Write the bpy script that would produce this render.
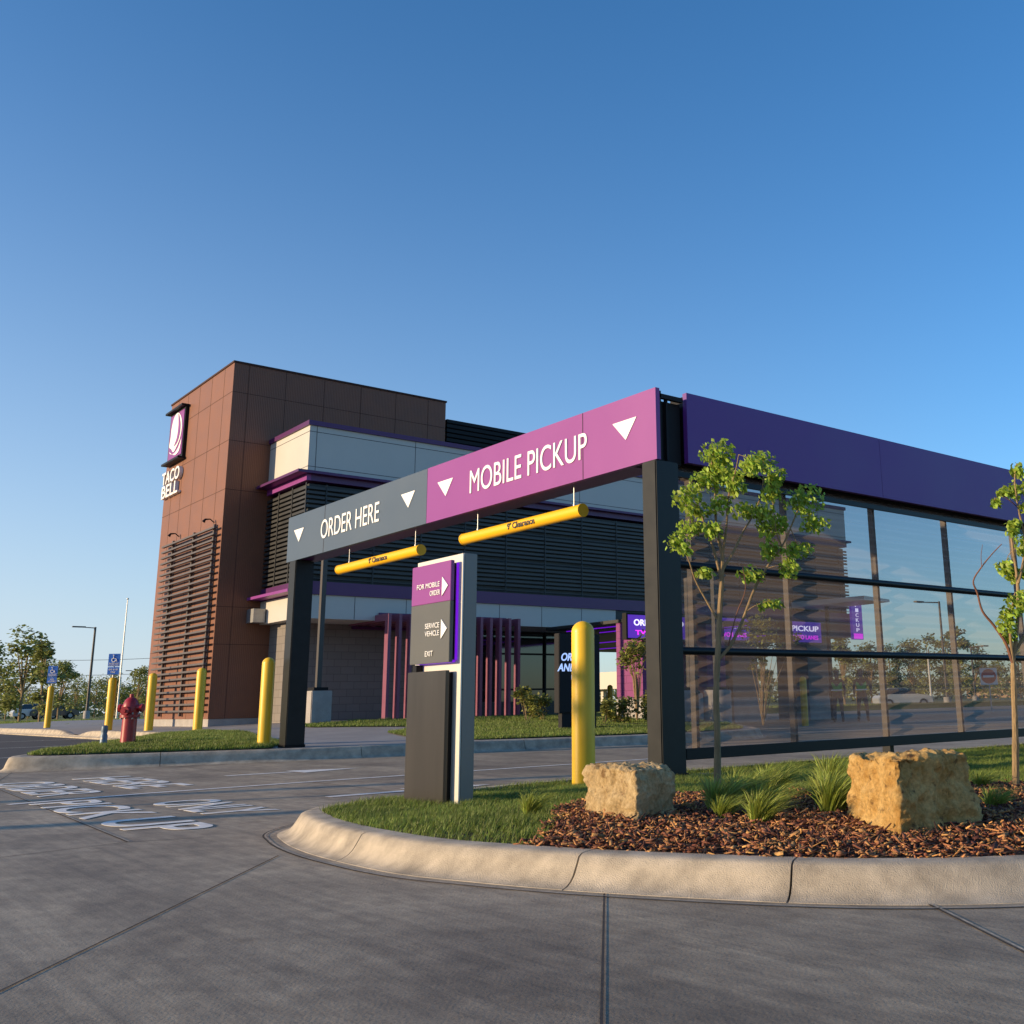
import bpy, bmesh, math, random
import numpy as np
from mathutils import Vector, Matrix
from mathutils.geometry import delaunay_2d_cdt
R=math.radians
random.seed(7); rng=np.random.default_rng(7)
for o in list(bpy.data.objects): bpy.data.objects.remove(o)
SC=bpy.context.scene; COL=SC.collection

# ---------------------------------------------------------------- camera
cam=bpy.data.cameras.new('camera'); camo=bpy.data.objects.new('camera',cam); COL.objects.link(camo)
yaw,pit,rol=R(49.064),R(13.459),R(-1.169)
fw=Vector((math.cos(pit)*math.cos(yaw),math.cos(pit)*math.sin(yaw),math.sin(pit)))
rt=Vector((math.sin(yaw),-math.cos(yaw),0)); up=rt.cross(fw)
r2=math.cos(rol)*rt+math.sin(rol)*up; u2=-math.sin(rol)*rt+math.cos(rol)*up
m=Matrix((r2,u2,-fw)).transposed().to_4x4(); m.translation=(0,0,.85)
camo.matrix_world=m
cam.sensor_width=36; cam.lens=1037/1024*36; cam.shift_x=-(643.6-512)/1024; cam.shift_y=(453.6-512)/1024
cam.clip_end=6000; cam.clip_start=.05
SC.camera=camo
# ---------------------------------------------------------------- world, sun, exposure
SKY_SAT,SKY_POW,SKY_AZ,SKY_W,HAZE=1.12,4,.9,.8,(2.6,2.95,3.4)
SUN_EL=R(10); SA=R(180-20)          # direction to the sun, angle from +X
sd=Vector((math.cos(SUN_EL)*math.cos(SA),math.cos(SUN_EL)*math.sin(SA),math.sin(SUN_EL)))
w=bpy.data.worlds.new('World'); SC.world=w; w.use_nodes=True
nt=w.node_tree; bg=nt.nodes['Background']
sk=nt.nodes.new('ShaderNodeTexSky'); sk.sky_type='NISHITA'; sk.sun_disc=False
sk.sun_elevation=SUN_EL; sk.sun_rotation=math.atan2(sd.x,sd.y); sk.altitude=300
sk.air_density=1.0; sk.dust_density=.6; sk.ozone_density=4
N=nt.nodes.new; L=nt.links.new
hs=N('ShaderNodeHueSaturation'); hs.inputs['Saturation'].default_value=SKY_SAT; L(sk.outputs[0],hs.inputs['Color'])
tc=N('ShaderNodeTexCoord'); sx_=N('ShaderNodeSeparateXYZ'); L(tc.outputs['Generated'],sx_.inputs[0])
m1=N('ShaderNodeMath'); m1.operation='SUBTRACT'; m1.use_clamp=True; m1.inputs[0].default_value=1; L(sx_.outputs[2],m1.inputs[1])
m2=N('ShaderNodeMath'); m2.operation='POWER'; L(m1.outputs[0],m2.inputs[0]); m2.inputs[1].default_value=SKY_POW
vd=N('ShaderNodeVectorMath'); vd.operation='DOT_PRODUCT'; L(tc.outputs['Generated'],vd.inputs[0]); vd.inputs[1].default_value=(math.cos(SA),math.sin(SA),0)
m3=N('ShaderNodeMath'); m3.operation='MULTIPLY_ADD'; L(vd.outputs['Value'],m3.inputs[0]); m3.inputs[1].default_value=SKY_AZ; m3.inputs[2].default_value=SKY_W
m4=N('ShaderNodeMath'); m4.operation='MULTIPLY'; m4.use_clamp=True; L(m2.outputs[0],m4.inputs[0]); L(m3.outputs[0],m4.inputs[1])
mxs=N('ShaderNodeMix'); mxs.data_type='RGBA'; L(m4.outputs[0],mxs.inputs[0]); L(hs.outputs[0],mxs.inputs[6]); mxs.inputs[7].default_value=(*HAZE,1)   # pale low-sky haze
L(mxs.outputs[2],bg.inputs[0]); bg.inputs[1].default_value=.15
sl=bpy.data.lights.new('sun','SUN'); sl.energy=3.8; sl.angle=R(.5); sl.color=(1,.74,.45)
so=bpy.data.objects.new('sun',sl); COL.objects.link(so); so.rotation_euler=sd.to_track_quat('Z','Y').to_euler(); so.location=(-30,20,30)
SC.view_settings.view_transform='Standard'; SC.view_settings.look='None'; SC.view_settings.exposure=0.76; SC.view_settings.gamma=1
SC.cycles.transparent_max_bounces=16

# ---------------------------------------------------------------- materials
MATS={}
def mat(name,col,rough=.6,metal=0,var=0,vs=6,bump=0,bs=40,emit=None,est=1,spec=.5,col2=None,island=0,dirt=0,coat=0,stretch=None,trans=0,bd=.02):
    if name in MATS: return MATS[name]
    m=bpy.data.materials.new(name); m.use_nodes=True; nt=m.node_tree; b=nt.nodes['Principled BSDF']
    b.inputs['Roughness'].default_value=rough; b.inputs['Metallic'].default_value=metal
    b.inputs['Specular IOR Level'].default_value=spec
    if coat: b.inputs['Coat Weight'].default_value=coat; b.inputs['Coat Roughness'].default_value=.08
    N=nt.nodes.new; L=nt.links.new
    tc=N('ShaderNodeTexCoord'); src=tc.outputs['Object']
    if stretch:
        mp=N('ShaderNodeMapping'); mp.inputs['Scale'].default_value=stretch; L(src,mp.inputs[0]); src=mp.outputs[0]
    c=(*col,1); out=None
    if var or col2:
        n=N('ShaderNodeTexNoise'); n.inputs['Scale'].default_value=vs; n.inputs['Detail'].default_value=6; n.inputs['Roughness'].default_value=.62; L(src,n.inputs['Vector'])
        r=N('ShaderNodeValToRGB'); r.color_ramp.elements[0].position=.3; r.color_ramp.elements[1].position=.7
        a=[x*(1-var) for x in col]; d=col2 if col2 else [min(1,x*(1+var)) for x in col]
        r.color_ramp.elements[0].color=(*a,1); r.color_ramp.elements[1].color=(*d,1)
        L(n.outputs[0],r.inputs[0]); out=r.outputs[0]
    if island:
        g=N('ShaderNodeNewGeometry'); h=N('ShaderNodeHueSaturation')
        mr=N('ShaderNodeMapRange'); mr.inputs[3].default_value=1-island; mr.inputs[4].default_value=1+island
        L(g.outputs['Random Per Island'],mr.inputs[0]); L(mr.outputs[0],h.inputs['Value'])
        mh=N('ShaderNodeMapRange'); mh.inputs[3].default_value=.5-.035*island; mh.inputs[4].default_value=.5+.035*island
        L(g.outputs['Random Per Island'],mh.inputs[0]); L(mh.outputs[0],h.inputs['Hue'])
        if out: L(out,h.inputs['Color'])
        else: h.inputs['Color'].default_value=c
        out=h.outputs[0]
    if out: L(out,b.inputs['Base Color'])
    else: b.inputs['Base Color'].default_value=c
    if trans:
        tr=N('ShaderNodeBsdfTranslucent'); mx=N('ShaderNodeMixShader'); mx.inputs[0].default_value=trans
        if out: L(out,tr.inputs[0])
        else: tr.inputs[0].default_value=c
        L(b.outputs[0],mx.inputs[1]); L(tr.outputs[0],mx.inputs[2]); L(mx.outputs[0],nt.nodes['Material Output'].inputs[0])
    if bump:
        n2=N('ShaderNodeTexNoise'); n2.inputs['Scale'].default_value=bs; n2.inputs['Detail'].default_value=8; L(src,n2.inputs['Vector'])
        bp=N('ShaderNodeBump'); bp.inputs['Strength'].default_value=bump; bp.inputs['Distance'].default_value=bd
        L(n2.outputs[0],bp.inputs['Height']); L(bp.outputs[0],b.inputs['Normal'])
    if var and not metal:
        rr=N('ShaderNodeMapRange'); rr.inputs[3].default_value=max(.03,rough-.1); rr.inputs[4].default_value=min(1,rough+.1); L(n.outputs[0],rr.inputs[0]); L(rr.outputs[0],b.inputs['Roughness'])
    if emit: b.inputs['Emission Color'].default_value=(*emit,1); b.inputs['Emission Strength'].default_value=est
    MATS[name]=m; return m

def concrete_mat():
    m=bpy.data.materials.new('pavement_concrete'); m.use_nodes=True; nt=m.node_tree; b=nt.nodes['Principled BSDF']; N=nt.nodes.new; L=nt.links.new
    tc=N('ShaderNodeTexCoord')
    def noise(sc,det=6,stretch=None,rot=0):
        mp=N('ShaderNodeMapping'); mp.inputs['Scale'].default_value=stretch or (1,1,1); mp.inputs['Rotation'].default_value=(0,0,rot); L(tc.outputs['Object'],mp.inputs[0])
        n=N('ShaderNodeTexNoise'); n.inputs['Scale'].default_value=sc; n.inputs['Detail'].default_value=det; n.inputs['Roughness'].default_value=.6; L(mp.outputs[0],n.inputs[0]); return n.outputs[0]
    def ramp(src,p0,c0,p1,c1):
        r=N('ShaderNodeValToRGB'); e=r.color_ramp.elements; e[0].position=p0; e[1].position=p1; e[0].color=(*c0,1); e[1].color=(*c1,1); L(src,r.inputs[0]); return r.outputs[0]
    def mix(a,b_,f,mode='MULTIPLY'):
        x=N('ShaderNodeMix'); x.data_type='RGBA'; x.blend_type=mode; x.inputs[0].default_value=f; L(a,x.inputs[6]); L(b_,x.inputs[7]); return x.outputs[2]
    base=ramp(noise(.55,8),.3,(.34,.28,.20),.72,(.55,.465,.335))
    big=ramp(noise(.9,5,(1,.22,1),R(38)),.33,(.62,.62,.64),.62,(1,1,1))        # tyre-dark streaks
    fine=ramp(noise(75,4),.3,(.68,.68,.68),.7,(1.2,1.2,1.2))
    spots=ramp(noise(14,3),.30,(.72,.70,.68),.36,(1,1,1))
    scr=ramp(noise(16,5,(1,.045,1),R(-52)),.30,(.74,.74,.75),.62,(1.08,1.07,1.05)); mid=ramp(noise(9,12,(1,.7,1),R(30)),.36,(.76,.75,.75),.64,(1.16,1.14,1.11)); brm=ramp(noise(70,3,(1,.025,1),R(-40)),.36,(.80,.80,.80),.60,(1.12,1.12,1.12)); scr2=ramp(noise(2.6,7,(1,.5,1),R(20)),.36,(.80,.79,.79),.6,(1.05,1.04,1.03))
    c=mix(base,big,1.0); c=mix(c,scr,.75); c=mix(c,scr2,.9); c=mix(c,mid,.75); c=mix(c,brm,.35); stn=ramp(noise(1.7,10),.60,(1,1,1),.68,(.80,.78,.76)); c=mix(c,stn,.9); spk=ramp(noise(38,2),.66,(1,1,1),.70,(.55,.52,.5)); c=mix(c,spk,.7); c=mix(c,fine,.55); c=mix(c,spots,.5)
    dp=N('ShaderNodeVectorMath'); dp.operation='DOT_PRODUCT'; dp.inputs[1].default_value=(.788,-.615,0); L(tc.outputs['Object'],dp.inputs[0])
    mr=N('ShaderNodeMapRange'); mr.inputs[1].default_value=-5; mr.inputs[2].default_value=5; L(dp.outputs['Value'],mr.inputs[0])
    sr=N('ShaderNodeValToRGB'); sr.color_ramp.interpolation='CONSTANT'; e=sr.color_ramp.elements; e[0].position=0; e[0].color=(1.0,1.0,1.0,1); e[1].position=.318; e[1].color=(.95,.945,.94,1)
    for p_,v_ in ((.5,.90),(.64,1.03)): q_=e.new(p_); q_.color=(v_,v_,v_*.99,1)
    L(mr.outputs[0],sr.inputs[0]); c=mix(c,sr.outputs[0],1.0)
    L(c,b.inputs['Base Color'])
    # broom texture: fine ridges
    wv=N('ShaderNodeTexWave'); wv.bands_direction='X'; wv.inputs['Scale'].default_value=14; wv.inputs['Distortion'].default_value=9; wv.inputs['Detail'].default_value=3; wv.inputs['Detail Scale'].default_value=.6
    mp=N('ShaderNodeMapping'); mp.inputs['Rotation'].default_value=(0,0,R(38)); L(tc.outputs['Object'],mp.inputs[0]); L(mp.outputs[0],wv.inputs[0])
    ad=N('ShaderNodeMath'); ad.operation='MULTIPLY_ADD'; L(wv.outputs[1],ad.inputs[0]); ad.inputs[1].default_value=.07; L(noise(90,5),ad.inputs[2])
    ad2=N('ShaderNodeMath'); ad2.operation='ADD'; L(ad.outputs[0],ad2.inputs[0]); L(noise(9,4),ad2.inputs[1])
    bp=N('ShaderNodeBump'); bp.inputs['Strength'].default_value=.32; bp.inputs['Distance'].default_value=.006; L(ad2.outputs[0],bp.inputs['Height']); L(bp.outputs[0],b.inputs['Normal'])
    b.inputs['Roughness'].default_value=.72; b.inputs['Specular IOR Level'].default_value=.35
    return m
def rib_mat(name,col,axis,pitch,depth=.6,rough=.5,metal=0,var=.1):
    """fine parallel ribs (profiled cladding) by bump"""
    m=mat(name,col,rough,metal,var=var,vs=1.5); nt=m.node_tree; N=nt.nodes.new; L=nt.links.new; b=nt.nodes['Principled BSDF']
    g=N('ShaderNodeTexCoord'); s=N('ShaderNodeSeparateXYZ'); L(g.outputs['Object'],s.inputs[0])
    a=N('ShaderNodeMath'); a.operation='ADD'
    if axis=='Z': L(s.outputs[2],a.inputs[0]); a.inputs[1].default_value=0
    else: L(s.outputs[0],a.inputs[0]); L(s.outputs[1],a.inputs[1])
    mu=N('ShaderNodeMath'); mu.operation='MULTIPLY'; mu.inputs[1].default_value=2*math.pi/pitch; L(a.outputs[0],mu.inputs[0])
    si=N('ShaderNodeMath'); si.operation='SINE'; L(mu.outputs[0],si.inputs[0])
    bp=N('ShaderNodeBump'); bp.inputs['Strength'].default_value=depth; bp.inputs['Distance'].default_value=.01; L(si.outputs[0],bp.inputs['Height']); L(bp.outputs[0],b.inputs['Normal'])
    return m
def cmu_mat(name,col):
    m=bpy.data.materials.new(name); m.use_nodes=True; nt=m.node_tree; b=nt.nodes['Principled BSDF']; N=nt.nodes.new; L=nt.links.new
    tc=N('ShaderNodeTexCoord'); s=N('ShaderNodeSeparateXYZ'); L(tc.outputs['Object'],s.inputs[0])
    a=N('ShaderNodeMath'); a.operation='ADD'; L(s.outputs[0],a.inputs[0]); L(s.outputs[1],a.inputs[1])
    cb=N('ShaderNodeCombineXYZ'); L(a.outputs[0],cb.inputs[0]); L(s.outputs[2],cb.inputs[1])
    br=N('ShaderNodeTexBrick'); br.inputs['Scale'].default_value=1; br.inputs['Brick Width'].default_value=.44; br.inputs['Row Height'].default_value=.22; br.inputs['Mortar Size'].default_value=.008
    br.inputs['Color1'].default_value=(*col,1); br.inputs['Color2'].default_value=(*[x*.9 for x in col],1); br.inputs['Mortar'].default_value=(*[x*.6 for x in col],1)
    L(cb.outputs[0],br.inputs[0]); L(br.outputs[0],b.inputs['Base Color']); b.inputs['Roughness'].default_value=.8
    bp=N('ShaderNodeBump'); bp.inputs['Strength'].default_value=.5; bp.inputs['Distance'].default_value=.006; bp.invert=True; L(br.outputs['Fac'],bp.inputs['Height']); L(bp.outputs[0],b.inputs['Normal'])
    return m
def mesh_mat(name,col,fac,rough=.5):
    """perforated metal: part of the light passes the holes"""
    m=mat(name,col,rough,.3,var=.12,vs=3); nt=m.node_tree; b=nt.nodes['Principled BSDF']; N=nt.nodes.new
    t=N('ShaderNodeBsdfTransparent'); mx=N('ShaderNodeMixShader'); mx.inputs[0].default_value=fac
    tl=N('ShaderNodeBsdfTranslucent'); tl.inputs[0].default_value=(.34,.27,.225,1); m2=N('ShaderNodeMixShader'); m2.inputs[0].default_value=.38; nt.links.new(b.outputs[0],m2.inputs[1]); nt.links.new(tl.outputs[0],m2.inputs[2])
    nt.links.new(t.outputs[0],mx.inputs[1]); nt.links.new(m2.outputs[0],mx.inputs[2]); nt.links.new(mx.outputs[0],nt.nodes['Material Output'].inputs[0]); return m
def rock_mat(name,a,c,dark):
    m=bpy.data.materials.new(name); m.use_nodes=True; nt=m.node_tree; b=nt.nodes['Principled BSDF']; N=nt.nodes.new; L=nt.links.new
    tc=N('ShaderNodeTexCoord')
    def nz(s,d=8,r=.65):
        n=N('ShaderNodeTexNoise'); n.inputs['Scale'].default_value=s; n.inputs['Detail'].default_value=d; n.inputs['Roughness'].default_value=r; L(tc.outputs['Object'],n.inputs[0]); return n.outputs[0]
    r=N('ShaderNodeValToRGB'); e=r.color_ramp.elements; e[0].position=.33; e[0].color=(*a,1); e[1].position=.66; e[1].color=(*c,1); L(nz(7),r.inputs[0])
    r2_=N('ShaderNodeValToRGB'); e=r2_.color_ramp.elements; e[0].position=.33; e[0].color=(*dark,1); e[1].position=.43; e[1].color=(1,1,1,1); L(nz(11),r2_.inputs[0])
    x=N('ShaderNodeMix'); x.data_type='RGBA'; x.blend_type='MULTIPLY'; x.inputs[0].default_value=.9; L(r.outputs[0],x.inputs[6]); L(r2_.outputs[0],x.inputs[7]); r3_=N('ShaderNodeValToRGB'); e=r3_.color_ramp.elements; e[0].position=.36; e[0].color=(.80,.77,.72,1); e[1].position=.6; e[1].color=(1.2,1.2,1.2,1); L(nz(55,6,.7),r3_.inputs[0]); y=N('ShaderNodeMix'); y.data_type='RGBA'; y.blend_type='MULTIPLY'; y.inputs[0].default_value=.9; L(x.outputs[2],y.inputs[6]); L(r3_.outputs[0],y.inputs[7]); L(y.outputs[2],b.inputs['Base Color'])
    bp=N('ShaderNodeBump'); bp.inputs['Strength'].default_value=1; bp.inputs['Distance'].default_value=.03; L(nz(42,12,.8),bp.inputs['Height']); L(bp.outputs[0],b.inputs['Normal'])
    b.inputs['Roughness'].default_value=.85; return m

M=dict(
 pave=concrete_mat(),
 walk=mat('sidewalk_concrete',(.30,.28,.26),.8,var=.14,vs=1.3,bump=.3,bs=60,bd=.006),
 kerb=mat('kerb_concrete',(.42,.36,.27),.8,var=.38,vs=4.5,bump=.8,bs=170,bd=.006),
 joint=mat('joint_filler',(.035,.032,.03),.9,var=.4,vs=30),
 jointlight=mat('joint_sawn_edge',(.42,.36,.28),.9,var=.4,vs=12),
 asphalt=mat('asphalt',(.055,.052,.05),.85,var=.25,vs=2.5,bump=.5,bs=160,bd=.006),
 lawnsoil=mat('lawn_underlayer',(.045,.07,.018),.95,var=.35,vs=5,bump=.6,bs=40),
 farlawn=mat('far_lawn',(.15,.17,.045),.95,var=.3,vs=.6,bump=.8,bs=9,bd=.1),
 soil=mat('soil',(.035,.022,.014),.95,var=.4,vs=18,bump=.8,bs=60),
 chip=mat('bark_chip',(.27,.11,.05),.85,var=.55,vs=9,island=.9,bump=.4,bs=60),
 blade=mat('grass_blade',(.17,.225,.035),.55,island=.5,var=.25,vs=1.2,trans=.35),
 tuft=mat('tuft_blade',(.30,.35,.06),.5,island=.45,trans=.35),
 paint=mat('road_paint',(.78,.76,.70),.7,var=.22,vs=9),
 yellow=mat('yellow_plastic',(.78,.48,.014),.42,var=.12,vs=6,coat=.12,bump=.12,bs=30,stretch=(1,1,.25),bd=.004),
 yellowbar=mat('yellow_bar',(.85,.47,.01),.42),
 blacktext=mat('black_lettering',(.02,.02,.02),.6),
 whitetext=mat('white_lettering',(.82,.82,.80),.5),
 purple=mat('purple_panel',(.23,.038,.235),.42,var=.03,vs=.8),
 purple_shaded=mat('purple_panel_shaded',(.125,.026,.225),.5,var=.04,vs=.8),  # sign purple darkened: the fascia's shade is put into the colour
 slate=mat('slate_panel',(.062,.090,.125),.38,var=.05,vs=.8),
 colm=mat('dark_column_steel',(.024,.025,.024),.40,var=.12,vs=5,spec=.2),
 black=mat('black_steel',(.007,.007,.008),.5,spec=.2),
 blackm=mat('black_matt',(.006,.006,.008),.8),
 seam=mat('seam_shadow',(.02,.012,.02),.9),
 bar=mat('black_frame_rail',(.008,.010,.013),.4,spec=.2),
 mull=mat('bronze_mullion',(.07,.055,.045),.5),
 corr=mesh_mat('perforated_sheet',(.15,.125,.11),.58,.5),
 tower=rib_mat('rust_brown_cladding',(.185,.068,.032),'XY',.055,.18,.55),
 towerseam=mat('tower_seam',(.05,.02,.014),.9),
 white=mat('white_metal_panel',(.52,.50,.455),.5,var=.03,vs=1),
 whiteseam=mat('white_panel_seam',(.14,.14,.14),.9),
 dark=mat('dark_grey_cladding',(.014,.016,.018),.5,var=.1,vs=2),
 slat=mat('dark_slat',(.026,.028,.030),.45,var=.1,vs=2),
 slatb=mat('brown_grey_slat',(.085,.070,.064),.5,var=.1,vs=2),
 trim=mat('purple_trim',(.080,.011,.095),.4),
 cmu=cmu_mat('grey_block_wall',(.20,.18,.165)),
 pinkcmu=cmu_mat('purple_block_wall',(.22,.05,.17)),
 perg=mat('mauve_steel',(.21,.065,.115),.45,var=.06,vs=3),
 glass=mat('dark_glass',(.012,.016,.016),.05,spec=.9),
 plinth=mat('plinth_concrete',(.33,.31,.29),.85,var=.15,vs=3,bump=.4),
 led=mat('purple_led',(.2,.02,.4),.5,emit=(.22,.008,.85),est=.42),
 screenp=mat('lit_purple_screen',(.05,.01,.12),.3,emit=(.06,.01,.30),est=.8),
 lettere=mat('lit_white_letters',(.5,.5,.5),.5,emit=(.75,.7,1),est=.9),
 letterp=mat('lit_magenta_letters',(.3,.02,.3),.5,emit=(.75,.03,.85),est=.9),
 letterb=mat('lit_blue_letters',(.3,.4,.6),.5,emit=(.35,.5,.9),est=.7),
 monodark=mat('brushed_dark_metal',(.060,.055,.048),.36,metal=.55,var=.18,vs=5,stretch=(1,1,.12)),
 monogray=mat('dark_grey_panel',(.085,.088,.082),.42,var=.04,vs=2),
 monowhite=mat('light_grey_metal',(.68,.65,.58),.38,metal=.15),
 monoside=mat('grey_metal',(.20,.185,.17),.4,metal=.2),
 red=mat('hydrant_red',(.30,.012,.018),.4,var=.2,vs=9,coat=.15),
 cap=mat('dull_blue_metal',(.12,.17,.23),.5,metal=.4),
 galv=mat('galvanised_steel',(.33,.34,.35),.45,metal=.7,var=.1,vs=9),
 poleb=mat('pole_bronze',(.06,.052,.045),.5),
 blue=mat('blue_sign_face',(.015,.12,.50),.45),
 stop=mat('red_sign_face',(.50,.02,.02),.45),
 bark=mat('tree_bark',(.26,.18,.09),.85,var=.3,vs=14,bump=.6,bs=60,stretch=(1,1,.3)),
 barkred=mat('twig_red_brown',(.17,.075,.045),.8,var=.2,vs=14),
 leaf=mat('fresh_leaf',(.34,.46,.06),.5,island=.4,trans=.4),
 leafd=mat('far_leaf',(.25,.27,.075),.6,island=.5,trans=.3),
 leafy=mat('shrub_leaf',(.22,.23,.05),.6,island=.5,trans=.3),
 rock1=rock_mat('pale_limestone',(.44,.30,.13),(.68,.52,.28),(.40,.30,.20)),
 rock2=rock_mat('golden_limestone',(.50,.27,.06),(.78,.53,.20),(.12,.075,.045)),
 skin=mat('skin',(.32,.18,.12),.6), hair=mat('hair',(.02,.015,.01),.8), vest=mat('hi_vis_green',(.10,.50,.08),.7), jean=mat('dark_cloth',(.03,.035,.05),.9),
 carw=mat('car_white_paint',(.5,.52,.54),.25,coat=.6), carb=mat('car_dark_paint',(.03,.04,.05),.25,coat=.6), rubber=mat('tyre_rubber',(.015,.015,.015),.9),
 farwall=mat('pale_far_wall',(.55,.50,.42),.8), farorange=mat('tan_far_wall',(.40,.26,.15),.8),
)

# ---------------------------------------------------------------- helpers
def tag(o,label=None,cat=None,group=None,kind=None):
    if label: o['label']=label
    if cat: o['category']=cat
    if group: o['group']=group
    if kind: o['kind']=kind
    return o
def link(name,me,mt=None,parent=None,loc=(0,0,0)):
    o=bpy.data.objects.new(name,me); COL.objects.link(o)
    if mt: me.materials.append(mt)
    if parent: o.parent=parent
    else: o.location=loc
    return o
def empty(name,loc,label=None,cat=None,group=None,rz=0):
    o=bpy.data.objects.new(name,None); COL.objects.link(o); o.location=loc; o.rotation_euler=(0,0,rz); o.empty_display_size=.2
    return tag(o,label,cat,group)
def rootloc(p):
    while p is not None and p.parent is not None: p=p.parent
    return Vector(p.location) if p else Vector((0,0,0))
class MB:
    def __init__(s): s.v=[]; s.f=[]
    def add(s,vs,fs):
        n=len(s.v); s.v+= [tuple(v) for v in vs]; s.f+=[tuple(i+n for i in f) for f in fs]; return s
    def box(s,x0,x1,y0,y1,z0,z1):
        return s.add([(x0,y0,z0),(x1,y0,z0),(x1,y1,z0),(x0,y1,z0),(x0,y0,z1),(x1,y0,z1),(x1,y1,z1),(x0,y1,z1)],
                     [(0,3,2,1),(4,5,6,7),(0,1,5,4),(1,2,6,5),(2,3,7,6),(3,0,4,7)])
    def prism(s,poly,z0,z1):
        n=len(poly); vs=[(*p,z0) for p in poly]+[(*p,z1) for p in poly]
        return s.add(vs,[tuple(range(n-1,-1,-1)),tuple(range(n,2*n))]+[(i,(i+1)%n,n+(i+1)%n,n+i) for i in range(n)])
    def tube(s,pts,rad,n=8,cap=True):
        pts=[Vector(p) for p in pts]; k=len(pts)
        if not hasattr(rad,'__len__'): rad=[rad]*k
        ref=None; vs=[]; fs=[]
        for i,p in enumerate(pts):
            d=(pts[min(i+1,k-1)]-pts[max(i-1,0)]).normalized()
            if ref is None: ref=d.orthogonal().normalized()
            a=(ref-d*ref.dot(d)).normalized(); ref=a; b=d.cross(a)
            for j in range(n):
                t=2*math.pi*j/n; vs.append(p+(a*math.cos(t)+b*math.sin(t))*rad[i])
        for i in range(k-1):
            for j in range(n):
                fs.append((i*n+j,i*n+(j+1)%n,(i+1)*n+(j+1)%n,(i+1)*n+j))
        if cap: fs.append(tuple(range(n-1,-1,-1))); fs.append(tuple(range((k-1)*n,k*n)))
        return s.add(vs,fs)
    def lathe(s,prof,c=(0,0,0),n=20):
        vs=[];fs=[]
        for r,z in prof:
            for j in range(n):
                t=2*math.pi*j/n; vs.append((c[0]+r*math.cos(t),c[1]+r*math.sin(t),c[2]+z))
        k=len(prof)
        for i in range(k-1):
            for j in range(n): fs.append((i*n+j,i*n+(j+1)%n,(i+1)*n+(j+1)%n,(i+1)*n+j))
        fs.append(tuple(range(n-1,-1,-1))); fs.append(tuple(range((k-1)*n,k*n)))
        return s.add(vs,fs)
    def build(s,name,mt,parent=None,loc=None,smooth=False,bevel=0,world=True):
        base=rootloc(parent) if parent else Vector(loc or (0,0,0))
        me=bpy.data.meshes.new(name)
        vs=[(Vector(v)-base) for v in s.v] if world else s.v
        me.from_pydata(vs,[],s.f); me.update()
        bm=bmesh.new(); bm.from_mesh(me); bmesh.ops.recalc_face_normals(bm,faces=bm.faces)
        if bevel:
            es=[e for e in bm.edges if len(e.link_faces)==2 and e.calc_face_angle(0)>.6]
            bmesh.ops.bevel(bm,geom=es,offset=bevel,segments=2,affect='EDGES',clamp_overlap=True)
        bm.to_mesh(me); bm.free()
        if smooth:
            me.polygons.foreach_set('use_smooth',[True]*len(me.polygons))
            try: me.set_sharp_from_angle(angle=R(40))
            except Exception: pass
        return link(name,me,mt,parent,tuple(base) if not parent else (0,0,0))
def box(name,mt,parent,*b,bevel=0,loc=None): return MB().box(*b).build(name,mt,parent,loc=loc,bevel=bevel)
def copy_tree(o,parent=None):
    c=o.copy(); COL.objects.link(c)
    if parent: c.parent=parent
    for ch in list(o.children): copy_tree(ch,c)
    return c
def text(name,body,mt,parent,origin,right,upv,w,h,depth=.01,align='C',shear=0,bold=0):
    """lettering as a thin solid; fitted into w x h, centred on origin in the plane (right, upv)"""
    cu=bpy.data.curves.new(name,'FONT'); cu.body=body; cu.extrude=.02; cu.align_x='CENTER'; cu.space_line=.95; cu.shear=shear; cu.offset=bold
    t=bpy.data.objects.new(name,cu); COL.objects.link(t); bpy.context.view_layer.update()
    me=bpy.data.meshes.new_from_object(t.evaluated_get(bpy.context.evaluated_depsgraph_get())); bpy.data.objects.remove(t)
    co=np.empty(len(me.vertices)*3); me.vertices.foreach_get('co',co); co=co.reshape(-1,3)
    lo,hi=co.min(0),co.max(0); co=(co-(lo+hi)/2)/(hi-lo)*np.array([w,h,depth])
    r=np.array(right,float); u=np.array(upv,float); n=np.cross(r,u)
    W=np.array(origin)+co[:,:1]*r+co[:,1:2]*u+co[:,2:]*n-np.array(rootloc(parent) if parent else origin)
    me.vertices.foreach_set('co',W.ravel()); me.update()
    return link(name,me,mt,parent,origin)
def np_mesh(name,V,F,mt,parent=None,loc=(0,0,0)):
    """V (n,3), F (m,k)"""
    me=bpy.data.meshes.new(name); m,k=F.shape
    me.vertices.add(len(V)); me.vertices.foreach_set('co',V.astype(np.float32).ravel())
    me.loops.add(m*k); me.loops.foreach_set('vertex_index',F.astype(np.int32).ravel())
    me.polygons.add(m); me.polygons.foreach_set('loop_start',np.arange(0,m*k,k,dtype=np.int32))
    me.update(calc_edges=True); me.validate()
    return link(name,me,mt,parent,loc)
def inside(P,poly):
    poly=np.array(poly); x,y=P[:,0],P[:,1]; c=np.zeros(len(P),bool); j=len(poly)-1
    for i in range(len(poly)):
        xi,yi=poly[i]; xj,yj=poly[j]
        with np.errstate(divide='ignore',invalid='ignore'):
            c^=((yi>y)!=(yj>y))&(x<(xj-xi)*(y-yi)/(yj-yi+1e-12)+xi)
        j=i
    return c
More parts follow.
